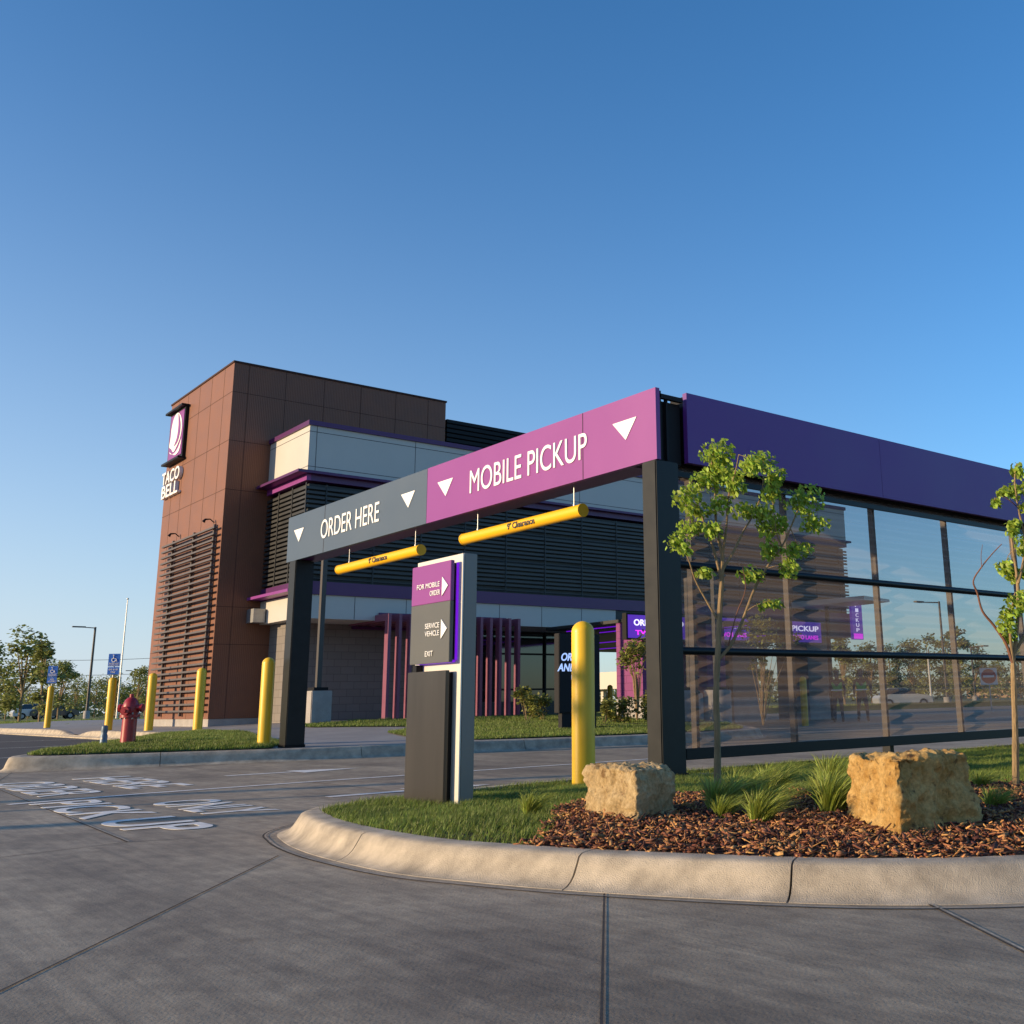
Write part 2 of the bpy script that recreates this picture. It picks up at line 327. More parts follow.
def scatter(poly,n,bias=None):
    p=np.array(poly); lo,hi=p.min(0),p.max(0); out=[]; tot=0
    while tot<n:
        q=lo+rng.random((n*2,2))*(hi-lo); q=q[inside(q,poly)]
        if bias is not None: q=q[rng.random(len(q))<bias(q)]
        out.append(q); tot+=len(q)
    return np.concatenate(out)[:n]
def smooth(pts,n=6,closed=False):
    P=[np.array(p,float) for p in pts]; k=len(P); out=[]
    rngi=range(k if closed else k-1)
    for i in rngi:
        p0=P[(i-1)%k] if closed or i>0 else P[0]; p1=P[i]; p2=P[(i+1)%k]; p3=P[(i+2)%k] if closed or i+2<k else P[-1]
        for t in np.linspace(0,1,n,endpoint=False):
            out.append(.5*((2*p1)+(-p0+p2)*t+(2*p0-5*p1+4*p2-p3)*t*t+(-p0+3*p1-3*p2+p3)*t**3))
    if not closed: out.append(P[-1])
    return [tuple(o) for o in out]
def surface(name,poly,step,zf,mt,label=None,kind='structure'):
    p=np.array(poly); lo,hi=p.min(0),p.max(0)
    gx,gy=np.meshgrid(np.arange(lo[0],hi[0],step),np.arange(lo[1],hi[1],step)); g=np.stack([gx.ravel(),gy.ravel()],1); g=g[inside(g,poly)]
    vs=[Vector(q) for q in poly]+[Vector(q) for q in g]
    n=len(poly); r=delaunay_2d_cdt(vs,[(i,(i+1)%n) for i in range(n)],[tuple(range(n))],1,1e-4)
    V=[(v[0],v[1],zf(v[0],v[1])) for v in r[0]]
    me=bpy.data.meshes.new(name); me.from_pydata(V,[],[tuple(f) for f in r[2]]); me.update()
    bm=bmesh.new(); bm.from_mesh(me); bmesh.ops.recalc_face_normals(bm,faces=bm.faces)
    if sum(f.normal.z for f in bm.faces)<0: bmesh.ops.reverse_faces(bm,faces=bm.faces)
    bm.to_mesh(me); bm.free(); me.polygons.foreach_set('use_smooth',[True]*len(me.polygons))
    return tag(link(name,me,mt),kind=kind)
def G(x,y):
    s=.015+.015*min(1,max(0,(x-9)/4)); s*=min(1,max(0,(23-x)/4)); return .2+s*min(10,max(0,y-17.8))
def kerb(name,path,zf,base_z,joints,label,w=.16,gap=.010,pan=True):
    """rolled concrete kerb along a path (road on the right-hand side of the walk), cut at the joints"""
    P=np.array(path); d=np.gradient(P,axis=0); d/=np.linalg.norm(d,axis=1)[:,None]; nrm=np.stack([-d[:,1],d[:,0]],1)   # towards the island
    s=np.concatenate([[0],np.cumsum(np.linalg.norm(np.diff(P,axis=0),axis=1))])
    root=MB()
    def ring(t):
        p=np.array([np.interp(t,s,P[:,i]) for i in (0,1)]); n=np.array([np.interp(t,s,nrm[:,i]) for i in (0,1)]); n/=np.linalg.norm(n)
        zt=zf(*(p+n*.2)); h=zt-base_z(*p); b=base_z(*p)
        prof=[(-.08,-.06),(-.08,.002),(-.045,.009),(-.012,.024),(.018,.05),(.045,h*.62),(.07,h*.90),(.10,h*.985),(.14,h),(w+.06,h),(w+.06,-.06)]
        return [(p[0]+n[0]*u,p[1]+n[1]*u,b+z) for u,z in prof]
    js=[0]+list(joints)+[s[-1]]
    for a,b in zip(js[:-1],js[1:]):
        ts=np.arange(a+gap/2,b-gap/2,.07); ts=np.append(ts,b-gap/2)
        vs=[];k=11
        for t in ts: vs+=ring(t)
        fs=[]
        for i in range(len(ts)-1):
            for j in range(k): fs.append((i*k+j,i*k+(j+1)%k,(i+1)*k+(j+1)%k,(i+1)*k+j))
        fs.append(tuple(range(k))); fs.append(tuple(range(len(ts)*k-1,(len(ts)-1)*k-1,-1)))
        root.add(vs,fs)
    o=root.build(name,M['kerb'],smooth=True); tag(o,kind='structure')
    return s,P,nrm
def strip(mb,pts,w,z):
    P=np.array(pts); d=np.gradient(P,axis=0); d/=np.linalg.norm(d,axis=1)[:,None]; n=np.stack([-d[:,1],d[:,0]],1)*w/2
    zz=[z(*p) if callable(z) else z for p in P]
    vs=[(*(P[i]+n[i]),zz[i]) for i in range(len(P))]+[(*(P[i]-n[i]),zz[i]) for i in range(len(P))]; k=len(P)
    mb.add(vs,[(i,i+1,k+i+1,k+i) for i in range(k-1)])

# ---------------------------------------------------------------- ground
MB().add([(-2500,-2500,-.06),(2500,-2500,-.06),(2500,2500,-.06),(-2500,2500,-.06)],[(0,1,2,3)]).build('ground',M['farlawn'])['kind']='structure'
MB().add([(-60,-60,0),(82,-60,0),(82,62,0),(-60,62,0)],[(0,1,2,3)]).build('drive_lane_pavement',M['pave'])['kind']='structure'
lotz=lambda x,y:.004+.011*min(14,max(0,y-19))
surface('parking_lot_asphalt',[(-60,19.3),(3.2,19.3),(4.6,19.6),(9,27),(9,62),(-60,62)],3,lotz,M['asphalt'])
mb=MB(); mb.box(10.6,260,44,420,-.04,.33); mb.box(-300,10.6,62,420,-.04,.33); tag(mb.build('far_lawn',M['farlawn']),kind='structure')
mb=MB(); mb.box(82,400,-200,420,-.05,.03); tag(mb.build('lawn_beyond_lot',M['farlawn']),kind='structure')

# plateau with walks on the building side
edge=smooth([(8.2,62),(8.2,45),(8.2,34),(8.15,27.6),(7.3,25.7),(6.0,23.4),(4.5,20.9),(3.65,19.7),(3.38,19.2),(3.42,18.85),(4.2,18.5),(5.8,18.05),(7.4,17.62),(9,17.35),(11,17.2),(14,16.55),(16.3,16.3),(18.2,17.0),(19.7,18.9),(21.5,22),(24,27),(24,29)],8)
def rampdip(x,y):
    return math.exp(-((y-36.8)/1.3)**2)*(1 if x<8.8 else max(0,1-(x-8.8)/1.2))
zpl=lambda x,y: G(x,y)-(.17*rampdip(x,y) if x<10 else 0)
kb=lambda x,y: lotz(x,y) if (y>19.3 and x<8.6) else 0.0
s_,P_,n_=kerb('building_side_kerb',edge,zpl,kb,[6,12,18,24,31,35.5,40.2,43.4,46.6,49.8,53,57,61],None)
inner=[(p[0]+n[0]*.215,p[1]+n[1]*.215) for p,n in zip(P_,n_)]
surface('sidewalk',inner+[(24.5,62)],1.0,lambda x,y:zpl(x,y)-.004,M['walk'])
def grass(name,poly,n,h,wd,zf,mt=M['blade'],lean=.5,bias=None,rough=None):
    P=scatter(poly,n,bias); z=np.array([zf(*p) for p in P]); a=rng.random(n)*2*np.pi
    hh=h*(.55+.75*rng.random(n)); 
    if rough is not None: hh*=rough(P)
    ln=hh*lean*(rng.random(n)+.15); la=rng.normal(-.2,1.0,n)
    dx,dy=np.cos(a)*wd/2,np.sin(a)*wd/2; B=np.stack([P[:,0],P[:,1],z],1)
    V=np.empty((n,3,3)); V[:,0]=B+np.stack([dx,dy,0*dx],1); V[:,1]=B-np.stack([dx,dy,0*dx],1); V[:,2]=B+np.stack([ln*np.cos(la),ln*np.sin(la),hh],1)
    F=np.arange(3*n).reshape(n,3)
    return tag(np_mesh(name,V.reshape(-1,3),F,mt),kind='stuff')
clump=lambda P:1+.35*np.sin(P[:,0]*7+np.sin(P[:,1]*5)*2)*np.cos(P[:,1]*6)
# hydrant island lawn (mounded)
isl=smooth([(3.72,19.15),(4.4,18.72),(5.9,18.28),(7.0,18.02),(7.35,18.5),(7.9,19.6),(8.6,22.5),(9.2,25.5),(8.2,26.3),(7.4,25.35),(6.15,23.2),(4.7,20.8),(3.95,19.75)],5,True)
def zis(x,y):
    d=min(math.hypot(x-a,y-b) for a,b in isl); return zpl(x,y)+.01+.075*(1-math.exp(-d/.7))
surface('island_lawn_soil',isl,.5,zis,M['lawnsoil'])
tag(grass('island_lawn_grass',isl,80000,.055,.012,zis,rough=clump),'short sunlit grass around the red hydrant','grass')
lawnA=[(11.2,27.3),(11.2,25.9),(12.7,23.8),(12.1,22.5),(11.2,21.8),(10.7,20.0),(11.0,17.75),(12.5,17.4),(14.2,16.95),(16.2,16.72),(17.9,17.3),(19.35,19.1),(21.1,22.2),(23,26.5),(23,27.3)]
zA=lambda x,y:zpl(x,y)+.015
surface('entry_lawn_soil',lawnA,1,zA,M['lawnsoil'])
tag(grass('entry_lawn_grass',lawnA,110000,.055,.015,zA,rough=clump),'lawn strip between the drive kerb and the building','grass')
far=[(10.8,44.3),(60,44.3),(60,90),(-20,90),(-20,62.3),(10.8,62.3)]
tag(grass('far_lawn_grass',far,90000,.11,.05,lambda x,y:.33),'sunlit lawn beyond the accessible parking bays','grass')

# near island
isb=smooth([(30,8.95),(20,8.95),(12,8.95),(8,8.92),(6,8.85),(4.7,8.6),(3.8,8.15),(3.2,7.6),(3.0,7.1),(2.88,6.5),(2.84,5.9),(2.86,5.25),(3.0,4.7),(3.17,4.2),(3.40,3.70),(3.66,3.22),(3.95,2.85),(4.35,2.52),(5,2.15),(6,1.85),(8,1.6),(14,1.45),(30,1.45)],18)
zi=lambda x,y:.145-.035*min(1,max(0,(y-7.6)/.8))
_s=np.concatenate([[0],np.cumsum(np.linalg.norm(np.diff(np.array(isb),axis=0),axis=1))])
def sat(x,y): return float(_s[np.argmin(np.hypot(np.array(isb)[:,0]-x,np.array(isb)[:,1]-y))])
JN=[4,8,12,16,20,sat(5,8.7),sat(2.80,5.95),sat(3.16,4.22),sat(3.64,3.26),sat(5.6,1.95),sat(8,1.6)]+[sat(8,1.6)+3*k for k in (1,2,3,4,5,6)]
ss,P2,n2=kerb('near_island_kerb',isb,zi,lambda x,y:0.0,JN,None)
inn=[(p[0]+n[0]*.19,p[1]+n[1]*.19) for p,n in zip(P2,n2)]
_gx=np.arange(2.4,30.3,.06); _gy=np.arange(1.2,9.3,.06)
_GX,_GY=np.meshgrid(_gx,_gy,indexing='ij'); _D=np.full(_GX.shape,9.)
for _p in P2: _D=np.minimum(_D,np.hypot(_GX-_p[0],_GY-_p[1]))
def zN(x,y):
    d=float(_D[min(len(_gx)-1,max(0,int((x-2.4)/.06))),min(len(_gy)-1,max(0,int((y-1.2)/.06)))]); e=max(0,d-.22)
    t=min(1,max(0,(y-5.6)/2.6))
    return zi(x,y)-.012+(.045*(1-t)-.045*t)*(1-math.exp(-e/.3))+.012*math.sin(x*2.1)*math.sin(y*1.7)*min(1,e*2)
surface('island_bed_soil',inn,.22,lambda x,y:zN(x,y),M['soil'])
mulch=[(2.9,4.72),(3.0,4.3),(3.2,3.9),(3.5,3.2),(3.9,2.6),(4.5,2.1),(6.1,1.6),(8,1.4),(14,1.4),(14,3.4),(9,3.7),(7.6,4.35),(6.9,4.65),(6.0,5.2),(5.4,5.75),(4.9,6.2),(4.5,6.0),(4.1,5.65),(3.7,5.15),(3.35,4.78)]
inin=[(p[0]+n[0]*.205,p[1]+n[1]*.205) for p,n in zip(P2,n2)]
gN=[(2.6,8.0),(2.6,6.0),(2.8,4.66),(3.36,4.74),(3.72,5.12),(4.1,5.6),(4.5,5.95),(4.9,6.15),(5.4,5.85),(6.0,5.3),(6.9,4.75),(7.6,4.45),(9,3.8),(14,3.5),(24,3.5),(24,9),(12,9),(6,9),(3.5,8.6)]
nearb=lambda q:np.clip(1.25-(np.hypot(q[:,0],q[:,1])-6)/14,.12,1)
tag(grass('near_lawn_grass',gN,300000,.043,.0065,lambda x,y:zN(x,y),lean=1.0,bias=lambda q:nearb(q)*inside(q,inin),rough=clump),'green grass on the near island round the directional sign','grass')
n=38000; Pm=scatter(mulch,n,lambda q:np.clip(1.3-(np.hypot(q[:,0],q[:,1])-4.5)/7,.1,1)*inside(q,inin))
V=np.empty((n,8,3)); L_=rng.uniform(.015,.07,n)*np.where(rng.random(n)<.10,1.7,1); W_=rng.uniform(.006,.028,n); H_=rng.uniform(.002,.008,n); sl_m=rng.random(n)<.38; L_=np.where(sl_m,rng.uniform(.04,.12,n),L_); W_=np.where(sl_m,rng.uniform(.003,.009,n),W_); L_=L_*.78; W_=W_*.8
aa=rng.random(n)*np.pi*2; tl=rng.normal(0,.38,n); tr=rng.normal(0,.55,n); zz=np.array([zN(*p) for p in Pm])+rng.random(n)**1.5*.045
cA,sA=np.cos(aa),np.sin(aa); ax=np.stack([cA*np.cos(tl),sA*np.cos(tl),np.sin(tl)],1); ay=np.stack([-sA*np.cos(tr),cA*np.cos(tr),np.sin(tr)],1); az=np.cross(ax,ay)
ctr=np.stack([Pm[:,0],Pm[:,1],zz],1); k=0
for iz in (-.5,.5):
    for ix,iy in ((-.5,-.5),(.5,-.35),(.42,.5),(-.46,.4)):
        V[:,k]=ctr+ax*(L_*ix)[:,None]+ay*(W_*iy)[:,None]+az*(H_*iz)[:,None]; k+=1
Fb=np.array([(0,3,2,1),(4,5,6,7),(0,1,5,4),(1,2,6,5),(2,3,7,6),(3,0,4,7)])
tag(np_mesh('bark_mulch',V.reshape(-1,3),(np.arange(n)[:,None,None]*8+Fb[None]).reshape(-1,4),M['chip']),'brown bark mulch chips filling the front of the island','mulch',kind='stuff')
tag(MB().box(7.2,8.3,7.95,8.7,-.02,.082).build('column_footing_slab',M['walk']),kind='structure')

# joints and gutter line
jm=MB()
def seg(a,b,w=.009,z=.003,n=8):
    a=np.array(a,float);b=np.array(b,float); strip(jm,[tuple(a+(b-a)*t) for t in np.linspace(0,1,n)],w,z)
u=np.array([.615,.788])
seg((-6,-4.66),(2.62,6.42)); seg((-4,-4.93),(3.16,3.98)); seg((1.2,-1.2),(4.02,2.90)); seg((2.17,7.88),(2.60,15.4)); seg((2.17,7.88),(-6,6.0)); seg((2.17,7.88),(2.62,7.72))
seg((2.6,15.4),(3.4,18.6)); seg((5.3,9.0),(5.6,17.9)); seg((5.6,1.0),(3.0,-3.4)); seg((9.3,9.1),(9.6,17.1)); seg((13.5,9.1),(13.8,16.4)); seg((18,9.1),(18.3,16.7)); seg((2.17,11.9),(-20,14.5)); seg((-2.2,15.5),(2.6,15.4))
gut=[(p[0]-n[0]*.17,p[1]-n[1]*.17) for p,n in zip(P2,n2)]; strip(jm,gut[20:-12],.012,.003)
gut2=[(p[0]-n[0]*.4,p[1]-n[1]*.4) for p,n in zip(P_,n_) if p[1]<19.2]; strip(jm,gut2,.014,.003)
tag(jm.build('pavement_joints',M['joint']),kind='structure')
jm=MB(); 
strip(jm,[(p[0]-n[0]*.155,p[1]-n[1]*.155) for p,n in zip(P2,n2)][20:-12],.010,.004)
seg((1.212,-1.2),(4.035,2.90),.008,.004); seg((2.185,7.9),(2.612,15.4),.009,.004)
tag(jm.build('pavement_joint_edges',M['jointlight']),kind='structure')

# painted markings
mk=MB(); strip(mk,[(2.2,12.05),(3.5,12.3),(5.3,12.4),(9,12.42),(30,12.6)],.11,.0045)
tag(mk.build('lane_line',M['paint']),kind='structure')
lt=MB(); strip(lt,[(-30,23.2),(4.9,23.4)],.11,lambda x,y:lotz(x,y)+.006); strip(lt,[(-30,28.2),(7.9,28.2)],.10,lambda x,y:lotz(x,y)+.006); strip(lt,[(-30,32.5),(7.9,32.5)],.10,lambda x,y:lotz(x,y)+.006)
tag(lt.build('parking_stall_lines',M['paint']),kind='structure')
def arrow(cx,cy,L=1.7):
    a=MB(); a.add([(cx,cy-.07,.0045),(cx+L*.48,cy-.07,.0045),(cx+L*.48,cy+.07,.0045),(cx,cy+.07,.0045)],[(0,1,2,3)])
    a.add([(cx+L*.5,cy-.33,.0045),(cx+L,cy,.0045),(cx+L*.5,cy+.33,.0045)],[(0,1,2)]); tag(a.build('lane_arrow',M['paint']),kind='structure')
arrow(5.15,14.55,1.9); arrow(4.6,10.15,1.9)
for body,x,y,w,h in (('PICK UP',2.64,10.1,3.6,.60),('ONLY',3.46,10.1,1.75,.60),('ORDER',2.95,14.25,2.9,.68),('HERE',3.95,14.5,2.7,.7)):
    t=text('lane_lettering',body,M['paint'],None,(x,y,.005),(0,-1,0),(1,0,0),w,h,.002,bold=.012); tag(t,kind='structure')

# ================================================================ the building
B=empty('restaurant_building',(10.47,31.3,.3),'two-storey restaurant with rust-brown corner tower, white and dark slatted upper floor, and drive-through lanes beneath','restaurant')
TX0,TX1,TY0,TY1,TZ=10.47,17.9,31.3,37.4,11.32
tw=box('tower',M['tower'],B,TX0,TX1,TY0,TY1,.62,TZ)
mb=MB()
for z in (2.73,3.82,7.33,8.85,10.39): mb.box(TX0-.004,TX1,TY0-.004,TY1,z-.007,z+.007)
for y in (32.1,33.25,34.4,35.6,36.6): mb.box(TX0-.004,TX0+.01,y-.007,y+.007,.62,TZ-.01)
for x in (10.94,12.12,13.4,14.68,15.96,17.2): mb.box(x-.007,x+.007,TY0-.004,TY0+.01,.62,TZ-.01)
mb.build('panel_seams',M['towerseam'],tw)
box('coping',M['towerseam'],tw,TX0-.03,TX1+.03,TY0-.03,TY1+.03,TZ,TZ+.06)
box('tower_plinth',M['plinth'],tw,TX0+.02,TX1-.02,TY0+.02,TY1-.02,-.05,.615)
lv=MB()
for z in np.arange(.82,6.22,.19): lv.box(TX0-.20,TX0-.11,31.42,36.45,z,z+.055)
lvo=lv.build('wall_louvre',M['slatb'],B); tag(lvo,'dark brown horizontal slats on the sunlit tower wall')
mb=MB()
for y in (31.75,33.6,35.65): mb.box(TX0-.105,TX0-.03,y-.045,y+.045,.7,6.3)
mb.build('slat_bracket',M['slatb'],lvo)
for y in (32.0,35.3):
    MB().tube([(TX0-.02,y,6.40),(TX0-.14,y,6.49),(TX0-.28,y,6.47),(TX0-.33,y-.0,6.39)],[.018,.018,.03,.05]).build('gooseneck_lamp',M['black'],B,smooth=True)
# wall sign: cabinet with bell emblem, letters under it
sg=box('wall_sign_cabinet',M['black'],B,TX0-.11,TX0-.012,35.42,36.98,9.12,10.86)
box('sign_canopy',M['black'],sg,TX0-.26,TX0-.012,35.38,37.15,10.865,10.93)
box('sign_sill',M['black'],sg,TX0-.26,TX0-.012,35.38,37.15,9.05,9.115)
box('sign_face',M['purple'],sg,TX0-.125,TX0-.111,35.50,36.90,9.22,10.78)
def flat(name,pts,x,mt,parent,t=.012):
    n=len(pts); MB().add([(x,p[0],p[1]) for p in pts]+[(x-t,p[0],p[1]) for p in pts],[tuple(range(n)),tuple(range(2*n-1,n-1,-1))]+[(i,(i+1)%n,n+(i+1)%n,n+i) for i in range(n)]).build(name,mt,parent)
bell=smooth([(36.35,10.78),(36.75,10.68),(36.95,10.35),(36.98,10.0),(37.05,9.7),(36.8,9.58),(36.5,9.42),(36.1,9.62),(35.85,9.85),(35.78,10.2),(35.95,10.55)],4,True)
flat('bell_emblem',[(36.2+(a-36.4)*.95,b) for a,b in bell],TX0-.127,M['whitetext'],sg)
sw=smooth([(35.70,9.75),(35.95,9.50),(36.35,9.36),(36.75,9.40),(36.9,9.50),(36.5,9.34),(36.2,9.28),(35.85,9.38)],4,True)
flat('bell_clapper',[(a-.15,b) for a,b in sw],TX0-.127,M['whitetext'],sg)
crs=smooth([(36.05,10.72),(35.78,10.35),(35.74,10.0),(35.92,9.72),(36.25,9.62),(36.05,9.82),(35.96,10.05),(35.96,10.35)],4,True)
flat('bell_crescent',crs,TX0-.141,M['purple'],sg)  # purple crescent of the bell emblem
for body,z in (('TACO',8.62),('BELL',8.14)):
    text('sign_letters',body,M['whitetext'],B,(TX0-.07,36.42,z),(0,-1,0),(0,0,1),1.85 if body=='TACO' else 1.7,.44,.12,bold=.015)
# upper floor
UX0,UX1,UY0,UY1=11.76,36.2,28.34,42.0
up_=box('upper_wall',M['white'],B,UX0,UX1,UY0,UY1,7.5,8.88)
mb=MB()
for z in (7.66,8.70): mb.box(UX0-.004,UX1+.004,UY0-.004,UY0+.02,z-.01,z+.01); mb.box(UX0-.004,UX0+.02,UY0-.004,31.3,z-.01,z+.01)
for x in np.arange(11.98,36,3.2): mb.box(x-.01,x+.01,UY0-.004,UY0+.02,7.5,8.88)
mb.build('panel_seams',M['whiteseam'],up_)
box('parapet_cap',M['trim'],B,UX0-.06,UX1+.06,UY0-.06,31.29,8.882,9.02)
rf=MB().box(UX0,UX1,31.3+6.2,UY1,8.882,9.0).box(TX1+.01,UX1,31.31,37.5,8.882,8.98).build('roof',M['dark'],B)
box('ledge',M['trim'],B,UX0-.36,UX1+.1,UY0-.22,UY0+.3,7.42,7.498)
box('ledge',M['trim'],B,UX0-.36,UX0+.3,UY0+.302,31.28,7.42,7.498)
box('purple_frieze',M['trim'],B,UX0+.1,UX1,UY0-.03,31.27,7.24,7.418)  # front run in the darker purple: its shade is put into the colour
box('purple_frieze',M['purple'],B,UX0-.03,UX0+.099,UY0-.03,31.27,7.24,7.418)  # left end of the same frieze, sunlight put into a brighter purple
dk=box('slatted_wall',M['dark'],B,UX0+.12,UX1-.1,UY0+.12,UY1,4.36,7.178)
mb=MB()
k=0
for z in np.arange(4.44,7.12,.135):
    mb.box(UX0-.0,UX1,UY0-.0,UY0+.05,z,z+(.075 if k%7 else .02)); mb.box(UX0-.0,UX0+.05,UY0+.052,31.28,z,z+.075); k+=1
mb.build('slats',M['slat'],dk)
mb=MB()
for x in np.arange(UX0+.6,UX1,1.55): MB().box(x-.02,x+.02,UY0-.02,UY0-.003,4.37,7.17).build('slat_mullion',M['dark'],dk)
for y in (28.32,29.3,30.3): MB().box(UX0-.02,UX0-.003,y,y+.05,4.37,7.17).build('slat_mullion',M['dark'],dk)
box('purple_band',M['trim'],B,UX0-.03,UX1+.03,UY0-.04,31.27,3.99,4.358)
box('lower_ledge',M['purple'],B,UX0-.42,UX0-.031,UY0-.1,31.28,4.02,4.10)
wb=box('white_band',M['white'],B,UX0,23.15,UY0+.02,31.28,3.32,3.988)
mb=MB()
for x in np.arange(13.4,23.1,1.65): MB().box(x-.01,x+.01,UY0+.016,UY0+.03,3.32,3.98).build('panel_seam',M['whiteseam'],wb)
box('exit_light',M['stop'],B,UX0-.04,UX0-.001,28.95,29.12,3.62,3.78)
box('downlight_box',M['galv'],B,TX0+.9,TX0+1.25,30.75,31.29,3.35,3.75)
box('soffit_wall',M['dark'],B,23.16,UX1,UY0+.03,UY1,3.35,3.985)
for x in (27.9,31.2,34.2):
    mb=MB(); mb.box(x-.015,x+.015,UY0+.2,UY1-1,3.32,3.348); mb.build('led_strip',M['led'],B)
# ground floor
box('block_wall',M['cmu'],B,12.1,17.3,30.1,41.5,-.05,3.318)
box('block_wall',M['cmu'],B,12.1,12.5,37.5,41.5,-.05,3.317)
gf=box('storefront_glass',M['glass'],B,17.31,22.6,30.6,30.64,.45,3.318)
mb=MB()
for x in (17.33,18.4,19.5,20.6,21.7,22.58): mb.box(x-.035,x+.035,30.53,30.68,.45,3.317)
for z in (.47,1.35,2.55,3.28): mb.box(17.31,22.6,30.55,30.67,z-.03,z+.03)
mb.build('storefront_frame',M['black'],gf)
box('interior_back_wall',M['dark'],B,17.31,22.6,36,36.2,.3,3.3)
box('dining_counter',M['monogray'],B,18,22,34,34.6,.3,1.4)
box('block_wall',M['dark'],B,22.61,23.0,30.5,41.5,-.05,3.318)
box('base_wall',M['dark'],B,17.31,22.6,30.5,30.59,.2,.95)
def pillar(x0,x1,y0,y1,mt,cap=True):
    p=box('lane_pillar',mt,B,x0,x1,y0,y1,.95,3.34); box('pillar_base',M['plinth'],p,x0-.01,x1+.01,y0-.01,y1+.01,-.05,.948)
def fpillar(x0,x1,y0,y1):
    p=box('lane_pillar',M['pinkcmu'],B,x0,x1,y0,y1,.95,3.19); box('pillar_base',M['plinth'],p,x0-.01,x1+.01,y0-.01,y1+.01,-.05,.948)
fpillar(20.17,21.6,23.5,24.7); fpillar(22.8,23.6,23.5,24.6)
cn=box('lane_canopy_roof',M['dark'],B,20.12,25.2,23.4,28.3,3.192,3.29)
for x in (20.9,22.3,24.6): MB().box(x-.012,x+.012,23.45,28.2,3.165,3.191).build('led_strip',M['led'],cn)
pillar(29.0,30.4,28.5,30.2,M['slatb']); pillar(31.2,31.85,30.5,31.2,M['slatb']); pillar(33.4,34.7,28.5,30.2,M['slatb'])
pillar(24.4,25.6,39,40.4,M['pinkcmu']); pillar(33.4,34.7,39,40.5,M['slatb'])
# pergola over the entry
pg=empty('entry_pergola',(14.0,27.6,.5),'row of mauve steel frames in front of the entry, beams running back to the wall','pergola')
for i in range(14):
    x=14.05+i*.342
    p=box('post',M['perg'],pg,x,x+.09,27.50,27.72,.46,3.27)
    box('beam',M['perg'],pg,x,x+.09,27.5,30.09,3.272,3.47)
box('back_rail',M['trim'],pg,14.141,18.7,30.0,30.08,3.18,3.27)
mb=MB(); mb.box(14.16,18.58,28.3,28.42,3.475,3.55); mb.box(14.16,18.58,29.4,29.5,3.475,3.55); mb.build('cross_rail',M['trim'],pg)
# rooftop screen
rs=empty('rooftop_equipment_screen',(18,31.3,9),'black slatted equipment screen on the roof behind the white parapet','roof screen')
mb=MB()
for z in np.arange(9.1,10.72,.17): mb.box(18.0,30.5,31.36,31.42,z,z+.12); mb.box(18.0,18.06,31.43,36,z,z+.12)
mb.build('slats',M['black'],rs)
box('backing',M['blackm'],rs,18.1,30.4,31.5,36,9.03,10.68)

# order signs under the upper floor
def lane_sign(x,w,top,low,label,Y=28.3,z0=3.02,h=.92):
    e=empty('lane_screen',(x,Y-.1,z0),label,'lane sign','lit lane signs under the upper floor'); k=h/.92
    box('cabinet',M['black'],e,x-w/2,x+w/2,Y-.18,Y,z0,z0+h); box('screen',M['screenp'],e,x-w/2+.06,x+w/2-.06,Y-.195,Y-.181,z0+.05,z0+h-.05)
    text('lettering',top,M['lettere'],e,(x,Y-.202,z0+.60*k),(1,0,0),(0,0,1),w*.78,.22*k,.01,bold=.02)
    text('lettering',low,M['letterp'],e,(x,Y-.202,z0+.25*k),(1,0,0),(0,0,1),w*.74,.17*k,.01,bold=.02)
lane_sign(20.55,2.5,'ORDER AHEAD','TWO LANES','lit screen reading ORDER AHEAD under the dark upper floor, left of the near column',23.35,2.60,.76)
lane_sign(28.65,2.1,'PICKUP','TWO LANES','lit purple screen reading PICKUP seen through the mesh behind the young tree')
lane_sign(32.9,2.1,'PICKUP','TWO LANES','lit purple screen reading PICKUP seen through the mesh under the grey awning')
e=empty('blade_sign',(36.4,28.1,3.2),'tall narrow purple sign at the right end of the upper floor, seen through the mesh','blade sign')
box('sign_panel',M['screenp'],e,35.85,36.55,28.0,28.12,3.25,4.95); 
for i,c in enumerate('PICKUP'): text('lettering',c,M['lettere'],e,(36.2,27.995,4.7-i*.21),(1,0,0),(0,0,1),.2,.15,.01)
box('foot_band',M['letterp'],e,35.9,36.5,27.985,27.999,3.28,3.5)
e=empty('awning',(33,26,4.5),'thin pale sloping awning roof over the pickup lane behind the mesh','awning')
mb=MB(); mb.add([(32.3,24.6,4.62),(33.9,24.6,4.55),(33.9,29,4.62),(32.3,29,4.69)]+[(32.3,24.6,4.46),(33.9,24.6,4.45),(33.9,29,4.42),(32.3,29,4.43)],[(0,1,2,3),(7,6,5,4),(0,4,5,1),(1,5,6,2),(2,6,7,3),(3,7,4,0)]); mb.build('roof_slab',M['monowhite'],e)
for y in (27.0,): box('post',M['black'],e,33.0,33.12,y,y+.12,0,4.44)

# kiosk board on the entry lawn
kx0,kx1,ky=14.42,15.62,19.75; kz=.255
K=empty('order_board',(14.85,19.7,kz),'tall black order board with blue-white lettering on the lawn before the entry','order board')
box('plinth',M['blackm'],K,kx0+.1,kx1-.1,ky+.03,ky+.17,kz-.1,.64)
cb=box('cabinet',M['blackm'],K,kx0,kx1,ky,ky+.2,.642,2.44,bevel=.012)
text('lettering','ORDER',M['letterb'],K,(14.84,ky-.006,1.90),(1,0,0),(0,0,1),.72,.18,.008,shear=.25,bold=.02)
text('lettering','AND GO',M['letterb'],K,(14.84,ky-.006,1.66),(1,0,0),(0,0,1),.94,.18,.008,shear=.25,bold=.02)
text('lettering','HERE',M['letterb'],K,(14.95,ky-.006,1.44),(1,0,0),(0,0,1),.36,.10,.008)
